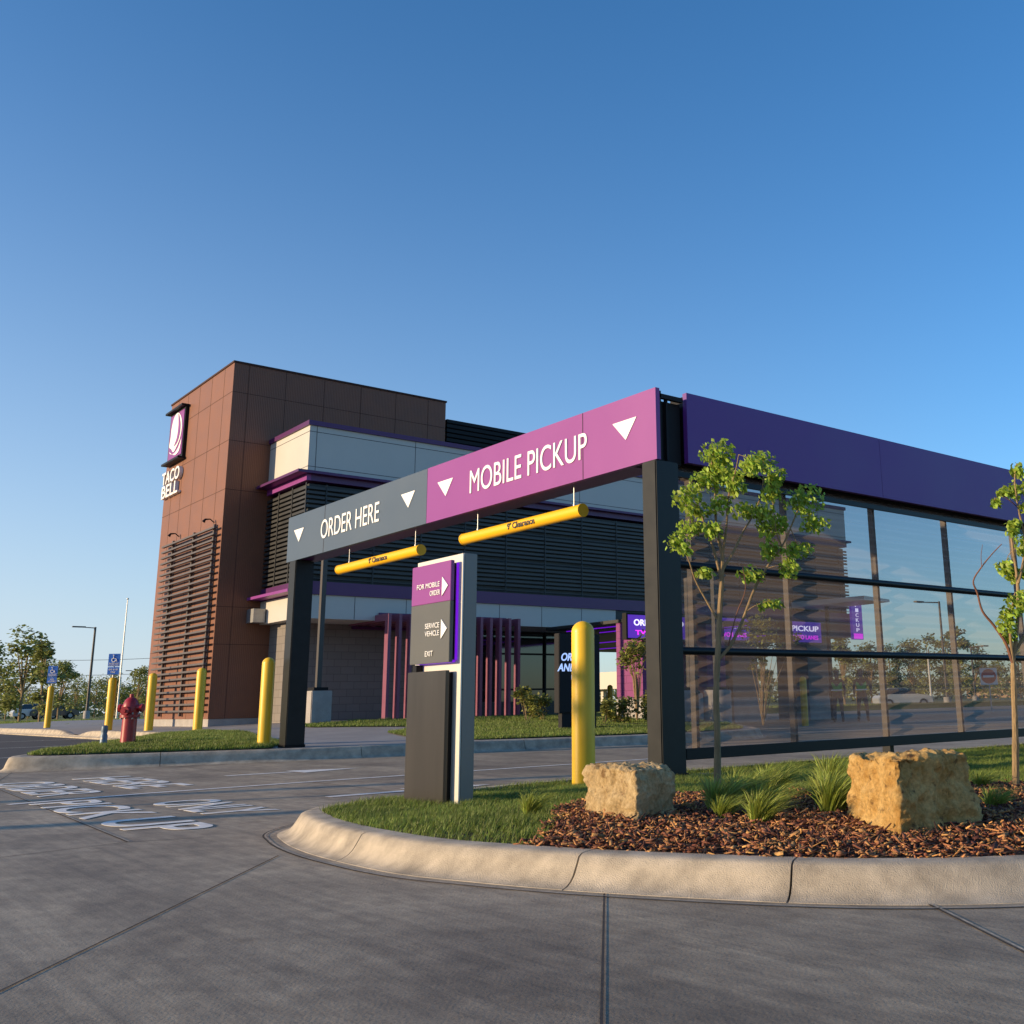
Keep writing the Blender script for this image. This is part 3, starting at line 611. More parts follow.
# light-post with concrete piers
def pier(x,y,z,ht,round_,label,w=.29):
    e=empty('pier_post',(x,y,z),label,'post','dark posts on concrete piers')
    if round_: MB().lathe([(w,-.1),(w,.82),(w-.02,.85)],(x,y,z),24).build('pier',M['plinth'],e,smooth=True)
    else: box('pier',M['plinth'],e,x-w,x+w,y-w,y+w,z-.1,z+.84,bevel=.02)
    box('base_plate',M['black'],e,x-.2,x+.2,y-.2,y+.2,z+.852,z+.93)
    box('shaft',M['poleb'],e,x-.065,x+.065,y-.065,y+.065,z+.932,z+ht)
pier(12.0,27.4,.47,4.9,False,'dark square post on a square concrete pier beside the grey block wall')
pier(20.55,21.9,.2,4.1,True,'dark post on a round concrete pier right beside the near column',.36)
pier(19.85,20.1,.27,4.1,True,'dark post on a round concrete pier behind the slim tree trunk',.36)
pier(18.95,20.6,.27,.86,True,'short round concrete pier without a tall post behind the mesh',.3)

# ================================================================ gateway
GW=empty('drive_through_gateway',(7.6,13.4,0),'long overhead beam sign on two dark columns reading ORDER HERE and MOBILE PICKUP','gateway sign')
X0=7.365; zb,zt=3.44,4.26; Y0,YS,Y1=8.27,13.36,18.47
sl_=box('sign_panel',M['slate'],GW,X0,X0+.06,YS+.004,Y1,zb,zt)
sp_=box('sign_panel',M['purple'],GW,X0,X0+.06,Y0,YS-.004,zb,zt); sp_['label']='magenta-purple panel'; sl_['label']='slate grey-blue panel'
mb=MB()
for y in (9.05+.55,): mb.box(X0-.002,X0+.01,y-.006,y+.006,zb+.003,zt-.003)
mb.build('panel_seam',M['seam'],sp_)
mb=MB()
for y in (16.9,): mb.box(X0-.002,X0+.01,y-.006,y+.006,zb+.003,zt-.003)
mb.build('panel_seam',M['seam'],sl_)
box('beam_soffit',M['trim'],GW,X0+.062,7.80,Y0+.5,Y1-.02,zb+.01,zb+.06)
box('beam_steel',M['black'],GW,X0+.1,7.76,Y0+.45,Y1-.05,zb+.10,zb+.32)
box('beam_steel',M['black'],GW,X0+.1,7.76,Y0+.45,Y1-.05,zt-.30,zt-.02)
box('rear_panel',M['slate'],GW,7.765,7.81,Y0+.5,Y1,zb+.062,zt)
mb=MB(); mb.box(X0+.062,X0+.10,Y0+.02,Y0+.06,zb,zt-.02); mb.box(X0+.20,X0+.225,Y0+.05,Y0+.09,zb+.02,zt-.08); mb.box(X0+.062,7.80,Y0+.02,Y0+.07,zt-.10,zt-.05); mb.box(X0+.062,7.82,Y0+.10,Y0+.44,zb,zt-.11)
mb.build('corner_framing',M['blackm'],GW)
def tri(cy,cz,wd,ht): MB().add([(X0-.008,cy+wd/2,cz+ht/2),(X0-.008,cy-wd/2,cz+ht/2),(X0-.008,cy-.02,cz-ht/2),(X0,cy+wd/2,cz+ht/2),(X0,cy-wd/2,cz+ht/2),(X0,cy-.02,cz-ht/2)],[(0,1,2),(5,4,3),(0,3,4,1),(1,4,5,2),(2,5,3,0)]).build('arrow_mark',M['whitetext'],GW)
for cy in (8.81,12.83,13.93,17.97): tri(cy,3.875,.43,.235)
text('lettering','MOBILE PICKUP',M['whitetext'],GW,(X0-.006,10.83,3.845),(0,-1,0),(0,0,1),2.64,.325,.012)
text('lettering','ORDER HERE',M['whitetext'],GW,(X0-.006,15.93,3.845),(0,-1,0),(0,0,1),2.16,.325,.012)
for y0,y1,zb_ in ((8.285,8.52,.02),(18.02,18.30,.15)):
    c=box('column',M['colm'],GW,7.355,7.70,y0,y1,zb_,3.438,bevel=.012)
    box('base_plate',M['black'],c,7.345,7.71,y0-.01,y1+.01,zb_+.0,zb_+.10)
# clearance bars
for y0,y1,lab in ((9.79,12.51,'yellow clearance bar hanging under the purple MOBILE PICKUP panel'),(13.74,16.50,'yellow clearance bar hanging under the grey ORDER HERE panel')):
    e=empty('clearance_bar',(7.5,(y0+y1)/2,3.1),lab,'clearance bar','yellow clearance bars under the gateway')
    mb=MB().tube([(7.5,y0,3.11),(7.5,y1,3.11)],.078,20); mb.build('bar',M['yellowbar'],e,smooth=True)
    for y in (y0-.012,y1-.012): MB().tube([(7.5,y,3.11),(7.5,y+.024,3.11)],.083,20).build('end_cap',M['yellowbar'],e,smooth=True)
    for y in (y0+.17,y1-.35): MB().tube([(7.5,y,3.18),(7.5,y,3.31)],.006,6).tube([(7.5,y,3.31),(7.5,y,3.5)],.006,6).tube([(7.5,y-.0,3.18),(7.5,y,3.21)],.012,6).build('hanger',M['galv'],e)
    yc=(y0+y1)/2-.15
    text('lettering',"9' Clearance",M['blacktext'],e,(7.4205,yc,3.113),(0,-1,0),(0,0,1),.62,.085,.006,bold=.02)

# ================================================================ mesh screen
SN=empty('corrugated_mesh_screen',(16,8.4,.2),'long see-through corrugated metal screen in a black frame under a purple fascia with shade put into its colour','screen')
XS,XE=7.83,25.2
fx=[XS,11.42,15.05,18.7,22.3,XE]
for a,b in zip(fx[:-1],fx[1:]): box('fascia_panel',M['purple_shaded'],SN,a+.003,b-.003,8.265,8.33,3.457,4.278)
box('fascia_back',M['black'],SN,XS+.02,XE,8.332,8.56,3.50,4.25)
box('top_beam',M['blackm'],SN,7.71,XE,8.47,8.55,3.36,3.499)
box('top_rail',M['bar'],SN,7.71,XE,8.335,8.375,3.30,3.358)
for z0,z1 in ((2.27,2.355),(1.335,1.42)):
    MB().tube([(7.71,8.36,(z0+z1)/2),(XE,8.36,(z0+z1)/2)],(z1-z0)/2,14).build('rail',M['bar'],SN,smooth=True)
box('bottom_rail',M['bar'],SN,7.71,XE,8.30,8.40,.245,.36,bevel=.006)
mx=[8.05,9.66,11.45,13.17,15.05,16.8,18.6,20.4,22.1,23.9,25.15]
for x in mx: box('mullion',M['mull'],SN,x-.022,x+.022,8.47,8.55,.30,3.358)
for x in (11.45,15.05,18.6,22.1,25.15): box('foot',M['bar'],SN,x-.04,x+.04,8.44,8.56,.0,.298)
nz=230; zz=np.linspace(.36,3.46,nz); yy=8.425+.03*np.sin(zz*2*math.pi/.163)
ex=[7.72]+mx
for a,b in zip(ex[:-1],ex[1:]):
    V=np.empty((nz,2,3)); V[:,0,0]=a; V[:,1,0]=b; V[:,:,1]=yy[:,None]; V[:,:,2]=zz[:,None]
    i=np.arange(nz-1); F=np.stack([2*i,2*i+1,2*i+3,2*i+2],1); V=V.reshape(-1,3)-np.array([16,8.4,.2])
    p=np_mesh('mesh_sheet',V,F,M['corr'],SN); p.data.polygons.foreach_set('use_smooth',[True]*len(p.data.polygons))

# ================================================================ directional sign
D=empty('directional_sign',(4.3,7.55,.15),'free-standing directional sign with purple and dark panels and white arrows on the grass island','directional sign')
sb=MB().box(4.212,4.33,7.015,7.735,.10,2.01).build('slab',M['monoside'],D,bevel=.005)
box('slab_front',M['monowhite'],D,4.20,4.211,7.017,7.733,.12,2.007)
for z0,z1,mt,lb in ((1.642,1.955,M['purple'],'magenta-purple panel'),(1.175,1.640,M['monogray'],'dark grey panel'),(.10,1.115,M['monodark'],'brushed dark panel')):
    p=box('panel',mt,D,4.12,4.152,7.06 if z0>1 else 7.10,7.675 if z0>1 else 7.70,z0,z1,bevel=.003); p['label']=lb
box('spacer',M['black'],D,4.153,4.199,7.13,7.68,.10,1.10); box('spacer',M['black'],D,4.153,4.199,7.12,7.66,1.20,1.94); box('spacer',M['black'],D,4.14,4.199,7.60,7.66,1.116,1.17)
box('purple_edge_light',M['led'],D,4.184,4.199,7.072,7.085,1.19,1.94); box('purple_edge_light',M['led'],D,4.17,4.199,7.101,7.66,1.176,1.19)
xf=4.116
def dtri(z,cy=7.135): MB().add([(xf-.004,cy+.045,z+.075),(xf-.004,cy+.045,z-.075),(xf-.004,cy-.045,z),(xf+.004,cy+.045,z+.075),(xf+.004,cy+.045,z-.075),(xf+.004,cy-.045,z)],[(0,1,2),(5,4,3),(0,3,4,1),(1,4,5,2),(2,5,3,0)]).build('arrow_mark',M['whitetext'],D)
dtri(1.76); dtri(1.43)
for b_,y,z,w_ in (('FOR MOBILE',7.40,1.785,.36),('ORDER',7.29,1.72,.16),('SERVICE',7.32,1.465,.22),('VEHICLE',7.32,1.405,.22),('EXIT',7.36,1.25,.12)):
    text('lettering',b_,M['whitetext'],D,(xf,y,z),(0,-1,0),(0,0,1),w_,.040,.006)

# ================================================================ bollards
def bollard(): 
    e=empty('safety_bollard',(0,0,0)); r=.112
    prof=[(r,-.15),(r,1.44)]+[(r*math.cos(t),1.44+r*.95*math.sin(t)) for t in np.linspace(.15,1.45,7)]
    MB().lathe(prof,n=28).build('sleeve',M['yellow'],e,smooth=True); return e
b0=bollard()
BL=[(6.29,8.22,.09,'yellow bollard behind the left limestone boulder, beside the near column'),
 (7.17,18.50,.20,'yellow bollard right in front of the far dark column'),
 (8.9,27.3,.35,'yellow bollard in front of the slatted tower wall, closest to the grass'),
 (8.84,31.1,.35,'yellow bollard between the hydrant and the slatted tower wall'),
 (8.8,35.0,.35,'yellow bollard carrying a blue sign, just left of the hydrant'),
 (9.0,44.0,.32,'yellow bollard carrying a blue sign, by the trees at the far left'),
 (26.2,22.6,.0,'lone yellow bollard seen through the mesh under the awning'),
 (27.0,33.5,.0,'left small yellow bollard in the shade under the upper floor'),
 (28.9,34.0,.0,'right small yellow bollard in the shade under the upper floor')]
for i,(x,y,z,l) in enumerate(BL):
    o=b0 if i==0 else copy_tree(b0); o.location=(x,y,z); tag(o,l,'bollard','yellow safety bollards'); 
# accessible parking signs standing in two bollards
def ada(x,y,z,lab,two):
    e=empty('accessible_parking_sign',(x,y,z),lab,'parking sign','blue accessible parking signs')
    h=1.5+z
    MB().tube([(x,y,h-.05),(x,y,h+.60)],.022,8).build('post',M['galv'],e)
    a=R(-35); r_=(math.cos(a),math.sin(a),0); nrm=(-math.sin(a)*-1,-math.cos(a)*1,0); nrm=(math.sin(a),-math.cos(a),0)
    def plate(zc,w,hh,mt,off,name='plate'):
        cx,cy=x+nrm[0]*off,y+nrm[1]*off; vs=[]
        for t in (0,.008):
            for su,sv in ((-1,-1),(1,-1),(1,1),(-1,1)): vs.append((cx+r_[0]*su*w/2+nrm[0]*t,cy+r_[1]*su*w/2+nrm[1]*t,zc+sv*hh/2))
        return MB().add(vs,[(3,2,1,0),(4,5,6,7),(0,1,5,4),(1,2,6,5),(2,3,7,6),(3,0,4,7)]).build(name,mt,e)
    zc=h+.56
    plate(zc,.34,.38,M['blue'],.03)
    o3=lambda u,v:(x+nrm[0]*.045+r_[0]*u,y+nrm[1]*.045+r_[1]*u,zc+v)
    mb=MB()
    mb.tube([o3(-.02,.155),o3(-.02,.135)],.026,10)
    mb.tube([o3(-.02,.11),o3(-.015,.04),o3(.055,.04),o3(.085,-.04)],.013,6)
    mb.tube([o3(.055*math.cos(t)-.01,.005+.06*math.sin(t)) for t in np.linspace(R(120),R(350),12)],.012,6)
    mb.build('wheelchair_symbol',M['whitetext'],e)
    for k_,t_ in enumerate(('RESERVED','PARKING')): text('lettering',t_,M['whitetext'],e,(x+nrm[0]*.042,y+nrm[1]*.042,zc-.10-.05*k_),r_,(0,0,1),.28,.036,.006)
    plate(zc-.32,.34,.22,M['blue'],.03)
    for k_,t_ in enumerate(('VAN','ACCESSIBLE') if two else ('$50-$100','FINE')): text('lettering',t_,M['whitetext'],e,(x+nrm[0]*.042,y+nrm[1]*.042,zc-.285-.075*k_),r_,(0,0,1),.27 if len(t_)>4 else .13,.055,.006)
ada(8.8,35.0,.35,'blue accessible parking sign above the bollard left of the hydrant',False)
ada(9.0,44.0,.32,'blue accessible parking sign above the bollard by the left trees',True)

# ================================================================ fire hydrant
hx,hy,hz=5.47,20.4,.235
H=empty('fire_hydrant',(hx,hy,hz),'red fire hydrant standing in the grass island','fire hydrant')
MB().lathe([(.17,-.1),(.17,.03),(.13,.04),(.125,.10),(.12,.52),(.165,.525),(.165,.58),(.13,.585)],(hx,hy,hz),24).build('barrel',M['red'],H,smooth=True)
MB().lathe([(.14,.585),(.145,.66),(.13,.76),(.10,.83),(.06,.87),(.035,.875),(.035,.93),(.02,.935)],(hx,hy,hz),20).build('bonnet',M['red'],H,smooth=True)
MB().tube([(hx-.08,hy+.07,hz+.69),(hx-.13,hy+.12,hz+.69)],[.06,.06],14).tube([(hx-.125,hy+.115,hz+.69),(hx-.155,hy+.14,hz+.69)],.075,8).build('side_nozzle',M['red'],H,smooth=True)
MB().tube([(hx+.08,hy-.07,hz+.69),(hx+.14,hy-.13,hz+.69)],[.06,.06],14).tube([(hx+.13,hy-.12,hz+.69),(hx+.165,hy-.15,hz+.69)],.075,8).build('side_nozzle',M['red'],H,smooth=True)
MB().tube([(hx-.08,hy-.10,hz+.64),(hx-.15,hy-.18,hz+.64)],.075,14).tube([(hx-.14,hy-.17,hz+.64),(hx-.165,hy-.2,hz+.64)],.03,6).build('front_nozzle',M['red'],H,smooth=True)
mb=MB()
for t in np.linspace(0,2*math.pi,9)[:-1]: mb.tube([(hx+.15*math.cos(t),hy+.15*math.sin(t),hz+.50),(hx+.15*math.cos(t),hy+.15*math.sin(t),hz+.61)],.014,6)
mb.build('flange_bolts',M['galv'],H)
V_=empty('valve_marker',(5.05,20.3,.26),'small blue-grey valve post beside the red hydrant','valve post')
MB().lathe([(.06,-.1),(.06,.22),(.045,.26),(.055,.30),(.05,.38),(.02,.40)],(5.05,20.3,.24),12).build('post',M['cap'],V_,smooth=True)
MB().tube([(5.0,20.26,.42),(5.1,20.34,.42)],.02,8).build('crossbar',M['galv'],V_)

# ================================================================ boulders
from mathutils import noise as mno
def boulder(name,corners,z0,h,mt,label,seed,group,tops):
    bm=bmesh.new(); c=[Vector((*p,0)) for p in corners]; cen=sum(c,Vector())/4
    vs=[bm.verts.new(p-cen+Vector((0,0,-.07))) for p in c]+[bm.verts.new((p-cen)*.95+Vector((0,0,h+dz))) for p,dz in zip(c,tops)]
    for f in ((3,2,1,0),(4,5,6,7),(0,1,5,4),(1,2,6,5),(2,3,7,6),(3,0,4,7)): bm.faces.new([vs[i] for i in f])
    bmesh.ops.recalc_face_normals(bm,faces=bm.faces); me=bpy.data.meshes.new(name); bm.to_mesh(me); bm.free()
    o=link(name,me,None,None); rm=o.modifiers.new('r','REMESH'); rm.mode='VOXEL'; rm.voxel_size=.0095
    sm=o.modifiers.new('s','SMOOTH'); sm.iterations=5
    bpy.context.view_layer.update(); me=bpy.data.meshes.new_from_object(o.evaluated_get(bpy.context.evaluated_depsgraph_get())); bpy.data.objects.remove(o)
    o3=Vector((seed*3.1,seed*1.7,seed)); bm=bmesh.new(); bm.from_mesh(me); bm.normal_update(); mv=[]
    for v in bm.verts:
        p=v.co+o3; lay=mno.noise(Vector((p.x*2,p.y*2,p.z*22)))*.009-.014*max(0,1-abs(mno.noise(p*3.3+Vector((5,1,7))))*14)
        ri=1-abs(mno.noise(p*7))*2; big=mno.noise(p*4.2)*.035+ri*.014
        cell=mno.voronoi(p*11)[0][0]; sml=mno.fractal(p*34,.75,2.1,5)*.011
        pit=-.022*max(0,mno.noise(p*15+Vector((9,2,4)))-.22)
        mv.append(v.normal*(big+cell*.028-.02+sml+lay+pit))
    for v,d in zip(bm.verts,mv): v.co+=d
    bm.to_mesh(me); bm.free(); me.polygons.foreach_set('use_smooth',[True]*len(me.polygons))
    o=link(name,me,mt,None,(cen.x,cen.y,z0)); return tag(o,label,'boulder',group)
boulder('limestone_boulder',[(4.04,5.27),(3.93,4.66),(4.34,4.76),(4.57,5.25)],.165,.315,M['rock1'],'pale squared limestone boulder at the left, in front of the yellow bollard',1,'boulders in the bark mulch',(-.01,.0,-.005,-.02))
boulder('limestone_boulder',[(4.80,3.86),(4.45,3.27),(5.03,3.20),(5.35,3.75)],.165,.385,M['rock2'],'golden pitted limestone boulder at the right, with a dark stained side',2,'boulders in the bark mulch',(-.02,.0,.0,-.02))

# ================================================================ ornamental grass tufts
def tuft_mesh(n,h,spread,lean,seed):
    r=np.random.default_rng(seed); a=r.random(n)*2*np.pi; rad=spread*.25*np.sqrt(r.random(n)); B=np.stack([rad*np.cos(a),rad*np.sin(a),np.zeros(n)],1)
    hh=h*(.55+.5*r.random(n)); out=spread*(.25+.9*r.random(n)); wind=np.array([.45,-.25])*lean
    w=.0035+.002*r.random(n); V=[];F=[];S=5
    pa=a+r.normal(0,.5,n)
    Vv=np.empty((n,2*S-1,3))
    for k in range(S):
        t=k/(S-1); x=B[:,0]+out*np.cos(a)*t**1.8+wind[0]*hh*t**1.7; y=B[:,1]+out*np.sin(a)*t**1.8+wind[1]*hh*t**1.7; z=hh*(t-.32*t**2.6)
        ww=w*(1-t*.75)
        if k<S-1:
            Vv[:,2*k]=np.stack([x+ww*np.cos(pa),y+ww*np.sin(pa),z],1); Vv[:,2*k+1]=np.stack([x-ww*np.cos(pa),y-ww*np.sin(pa),z],1)
        else: Vv[:,2*k]=np.stack([x,y,z],1)
    m_=2*S-1; base=np.arange(n)[:,None]*m_
    q=np.concatenate([base+np.array([[2*k,2*k+1,2*k+3,2*k+2]]) for k in range(S-2)],0)
    me=bpy.data.meshes.new('grass_tuft'); tr=base+np.array([[2*S-4,2*S-3,2*S-2]])
    me.from_pydata([tuple(v) for v in Vv.reshape(-1,3)],[],[tuple(f) for f in q]+[tuple(f) for f in tr]); me.materials.append(M['tuft']); me.update(); return me
TM=[tuft_mesh(340,.34,.19,.8,s) for s in (1,2,3)]
TF=[(3.86,5.6,.62,'small grass tuft at the left end of the mulch, beside the lawn'),
 (4.42,4.48,.62,'low leaning grass tuft touching the right side of the pale boulder'),
 (4.62,4.72,.95,'grass tuft just right of the pale boulder, below the tree trunk'),
 (4.35,4.12,.80,'grass tuft closest to the kerb between the two boulders'),
 (5.05,4.95,1.0,'grass tuft at the foot of the young tree'),
 (5.0,4.15,1.1,'tall full grass tuft midway between the two boulders'),
 (5.75,4.75,1.25,'tallest grass tuft, behind the others between the boulders'),
 (5.3,4.45,1.0,'grass tuft in front of the tallest tuft'),
 (5.45,4.15,.85,'grass tuft touching the left side of the golden boulder'),
 (6.35,4.6,.9,'grass tuft half hidden behind the golden boulder'),
 (6.9,4.35,.55,'thin grass tuft by the trunk of the right tree'),
 (4.85,4.55,.8,'grass tuft second to the right of the pale boulder, mid bed'),
 (5.55,5.15,1.0,'grass tuft at the back of the bed just right of the young tree'),
 (6.05,5.0,1.0,'grass tuft at the back of the bed, above the tallest tuft'),
 (5.35,4.0,.8,'grass tuft at the left foot of the golden boulder, nearest it'),
 (5.75,3.55,.6,'sparse grass tuft right of the golden boulder')]
for i,(x,y,s,l) in enumerate(TF):
    o=bpy.data.objects.new('grass_tuft',TM[i%3]); COL.objects.link(o); o.location=(x,y,zN(x,y)-.01); s*=1.12; o.scale=(s,s,s); o.rotation_euler=(0,0,random.uniform(-.5,.5)); tag(o,l,'grass tuft','ornamental grass tufts in the mulch')

# ================================================================ young trees by the island
def leaf_cluster(cen,rad,n,size,r,droop=.5,flat=.6,wind=0):
    """small folded leaves filling a flattened clump"""
    c=np.array(cen); P=r.normal(0,1,(n,3)); P/=np.linalg.norm(P,axis=1)[:,None]; P*=(r.random(n)**.5)[:,None]; P=c+P*np.array(rad)
    V=np.empty((n,6,3)); a=r.random(n)*2*np.pi if not wind else r.normal(-.7,1.1,n); pit=r.normal(-droop,.45,n); ro=r.normal(0,.6,n)
    f=np.stack([np.cos(a)*np.cos(pit),np.sin(a)*np.cos(pit),np.sin(pit)],1); s=np.stack([-np.sin(a),np.cos(a),np.zeros(n)],1); u=np.cross(f,s)
    s2=s*np.cos(ro)[:,None]+u*np.sin(ro)[:,None]; u2=np.cross(f,s2); L=size*r.uniform(.7,1.25,n)[:,None]
    V[:,0]=P; V[:,1]=P+f*L*.45+s2*L*.36-u2*L*.13; V[:,2]=P+f*L*.42; V[:,3]=P+f*L*.45-s2*L*.36-u2*L*.13; V[:,4]=P+f*L*.95+s2*L*.08-u2*L*.12; V[:,5]=P+f*L*.95-s2*L*.08-u2*L*.12
    return V
FL=np.array([(0,1,2,0),(0,2,3,0),(2,1,4,2),(2,5,3,2),(2,4,5,2)])[:,:3]
def sapling(bx,by,bz,scale,px0,py0,branches,clusters,label,seed,lean=0):
    r=np.random.default_rng(seed); T=empty('young_tree',(bx,by,bz),label,'tree','young trees on the island')
    side=np.array([math.sin(yaw),-math.cos(yaw),0]); dep=np.array([math.cos(yaw),math.sin(yaw),0])
    def W(px,py,d): return np.array([bx,by,bz])+side*(px-px0+lean*(py0-py))/scale+np.array([0,0,1])*(py0-py)/scale+dep*d
    dmap={}
    for i,(pts,r0,r1,d0,d1,mt) in enumerate(branches):
        n=len(pts); P=[tuple(W(x,y,d0+(d1-d0)*(k/(n-1))**1.2)) for k,(x,y) in enumerate(pts)]
        for q,pp in zip(pts,P): dmap[q]=pp
        sm=smooth(P,4); rr=np.linspace(r0,r1,len(sm))*(1+.06*r.normal(0,1,len(sm)))
        MB().tube(sm,list(rr),8).build('trunk' if i==0 else 'branch',mt,T,smooth=True)
    Vs=[]
    for (x,y,rx,ry) in clusters:
        best=min(dmap,key=lambda q:(q[0]-x)**2+(q[1]-y)**2); b=np.array(dmap[best]); d=float((b-np.array([bx,by,bz]))@dep)+r.normal(0,.07)
        c=W(x,y,d); R_=np.array([rx/scale]*2+[ry/scale]); n=int(55+rx*ry*.85)
        Vs.append(leaf_cluster(c,R_*1.22,n,0.050*112/scale,r,droop=.7,wind=1))
        MB().tube([tuple(b),tuple((b+c)/2+np.array([0,0,.02])),tuple(c)],[.004,.003,.002],5).build('twig',mt,T)
    V=np.concatenate(Vs)-np.array([bx,by,bz]); n=len(V)
    o=np_mesh('crown',V.reshape(-1,3),(np.arange(n)[:,None,None]*6+FL[None]).reshape(-1,3),M['leaf'],T)
bk=M['bark']; br_=M['barkred']
T1=[([(717,785),(717,740),(716,700),(718,660),(720,620),(722,590),(723,565)],.030,.020,0,0,bk),
 ([(718,668),(730,655),(742,632),(755,600),(768,578),(785,555),(795,535),(805,512)],.017,.006,0,.25,bk),
 ([(717,628),(705,608),(695,590),(688,570),(680,556)],.011,.004,0,-.2,bk),
 ([(722,592),(714,560),(706,540),(699,520),(690,512)],.013,.004,0,-.15,bk),
 ([(723,566),(717,535),(716,500),(713,470),(716,452)],.014,.004,0,.1,bk),
 ([(723,566),(727,535),(728,510),(735,485),(738,468)],.012,.004,0,-.22,bk),
 ([(723,580),(735,560),(745,540),(757,520),(766,495),(768,462)],.013,.004,0,.22,bk),
 ([(785,555),(779,540),(776,515),(774,488)],.008,.003,.16,.05,bk),
 ([(728,655),(736,625),(745,600),(741,575)],.006,.002,0,-.1,br_),
 ([(746,622),(755,616),(770,611)],.005,.002,.07,.0,bk),
 ([(768,578),(762,585),(752,582)],.005,.002,.12,.0,bk),
 ([(795,537),(800,550),(806,556)],.005,.002,.2,.15,bk)]
C1=[(717,457,16,11),(720,470,14,10),(716,484,15,12),(702,488,11,8),(734,486,11,8),(765,458,16,9),(752,479,12,9),(776,483,12,9),(773,499,11,9),(750,515,17,7),(686,510,14,10),(698,520,14,7),
 (688,537,11,7),(711,540,9,8),(677,552,10,9),(683,562,6,5),(703,582,8,4),(768,534,10,12),(771,557,9,9),(789,578,9,9),(784,527,9,9),(810,505,19,15),(818,531,12,8),(800,556,17,7),(751,583,12,7),(771,612,12,4),(721,513,9,9),(758,468,10,8),(765,520,9,7),(735,500,9,7)]
sapling(6.48,6.60,.15,112,717,785,T1,C1,'slim young tree with wind-blown fresh leaves between the pale boulder and the near column',11,.032)
T2=[([(1016,795),(1016,750),(1015,705),(1014,670)],.026,.020,0,0,bk),
 ([(1014,672),(1006,650),(993,632),(981,618),(975,600),(970,588),(977,575),(986,563),(996,552)],.012,.003,0,-.15,br_),
 ([(977,576),(976,563),(977,552)],.003,.0015,-.12,-.14,br_),
 ([(1014,670),(1010,640),(1011,612),(1012,600)],.012,.005,0,-.1,bk),
 ([(1014,670),(1019,630),(1020,590),(1016,555),(1014,530)],.016,.007,0,.05,bk),
 ([(1020,590),(1028,550),(1022,510),(1020,480),(1023,462)],.010,.004,.0,.1,bk),
 ([(1022,510),(1012,502),(1001,497),(996,503)],.004,.002,.05,.0,br_),
 ([(1015,660),(1035,630),(1048,590),(1055,540)],.012,.004,0,.2,bk),
 ([(1028,550),(1040,525),(1046,495)],.007,.003,.0,-.1,bk)]
C2=[(1020,489,11,8),(1024,468,7,7),(1001,496,6,4),(996,504,4,4),(1014,527,6,4),(1011,536,5,4),(1023,556,6,6),(1011,570,8,7),(1021,577,8,7),(1014,609,13,9),(1006,622,10,8),(1003,634,7,6),(1010,642,6,6),
 (1042,488,14,11),(1050,520,15,12),(1055,556,15,12),(1040,540,10,9),(1048,595,14,11),(1036,575,9,8),(1032,612,9,8),(1030,510,8,7)]
sapling(7.07,4.17,.16,137,1016,795,T2,C2,'young tree at the right edge of the island behind the golden boulder',12,.098)

# ================================================================ shrubs and small tree on the entry lawn
def bush(x,y,z,h,w,label,seed,name='shrub',cat='shrub',mt=M['leafy'],trunk=0,n=420,ls=.10,group='shrubs on the entry lawn'):
    r=np.random.default_rng(seed); e=empty(name,(x,y,z),label,cat,group); Vs=[]
    k=7 if not trunk else 13
    for i in range(k):
        c=(x+r.normal(0,.28)*w,y+r.normal(0,.28)*w,z+trunk+(h-trunk)*r.uniform(.22,.85)); s=w*r.uniform(.2,.36)
        Vs.append(leaf_cluster(c,(s,s,min(s,(h-trunk)*.22)),n//k,ls,r,droop=-.2))
        MB().tube([(x,y,z),(x+(c[0]-x)*.3,y+(c[1]-y)*.3,z+max(trunk,.1)),c],[.02 if trunk else .012,.014 if trunk else .008,.004],5).build('stem',M['bark'],e)
    V=np.concatenate(Vs)-np.array([x,y,z]); m_=len(V)
    np_mesh('foliage',V.reshape(-1,3),(np.arange(m_)[:,None,None]*6+FL[None]).reshape(-1,3),mt,e); return e
for i,(x,y,h,w,l) in enumerate([(16.2,23.6,.95,.75,'yellow-green shrub on the entry lawn, left one beside the order board'),(16.95,23.9,.85,.6,'yellow-green shrub tucked against the left edge of the order board'),
   (16.9,21.2,.8,.75,'green shrub just right of the near yellow bollard, leftmost of the bed'),(17.5,21.1,.7,.75,'green shrub second from the left in the bed by the small tree'),(18.0,20.8,.8,.75,'green shrub under the small tree'),
   (18.75,21.0,.75,.65,'green shrub at the right end of the bed, beside the near column')]):
    bush(x,y,G(x,y),h,w,l,30+i)
bush(18.57,21.9,G(18.57,21.9),2.55,.8,'small yellow-green tree beside the near column, before the purple pillar',50,'small_tree','tree',M['leafy'],1.15,800,.11,None)
bush(23.6,22.0,.1,3.6,1.0,'slender pale-leaved tree seen through the mesh between the brown pillars',51,'small_tree','tree',M['leafy'],1.0,900,.12,None)
tag(MB().prism([(16.3,20.4),(19.2,20.0),(19.9,21.8),(19.0,22.6),(16.4,22.2)],.15,.335).build('planting_bed',M['soil']),kind='structure')
tag(MB().prism([(15.6,23.0),(17.4,23.0),(17.6,24.6),(15.6,24.6)],.2,.40).build('planting_bed',M['soil']),kind='structure')

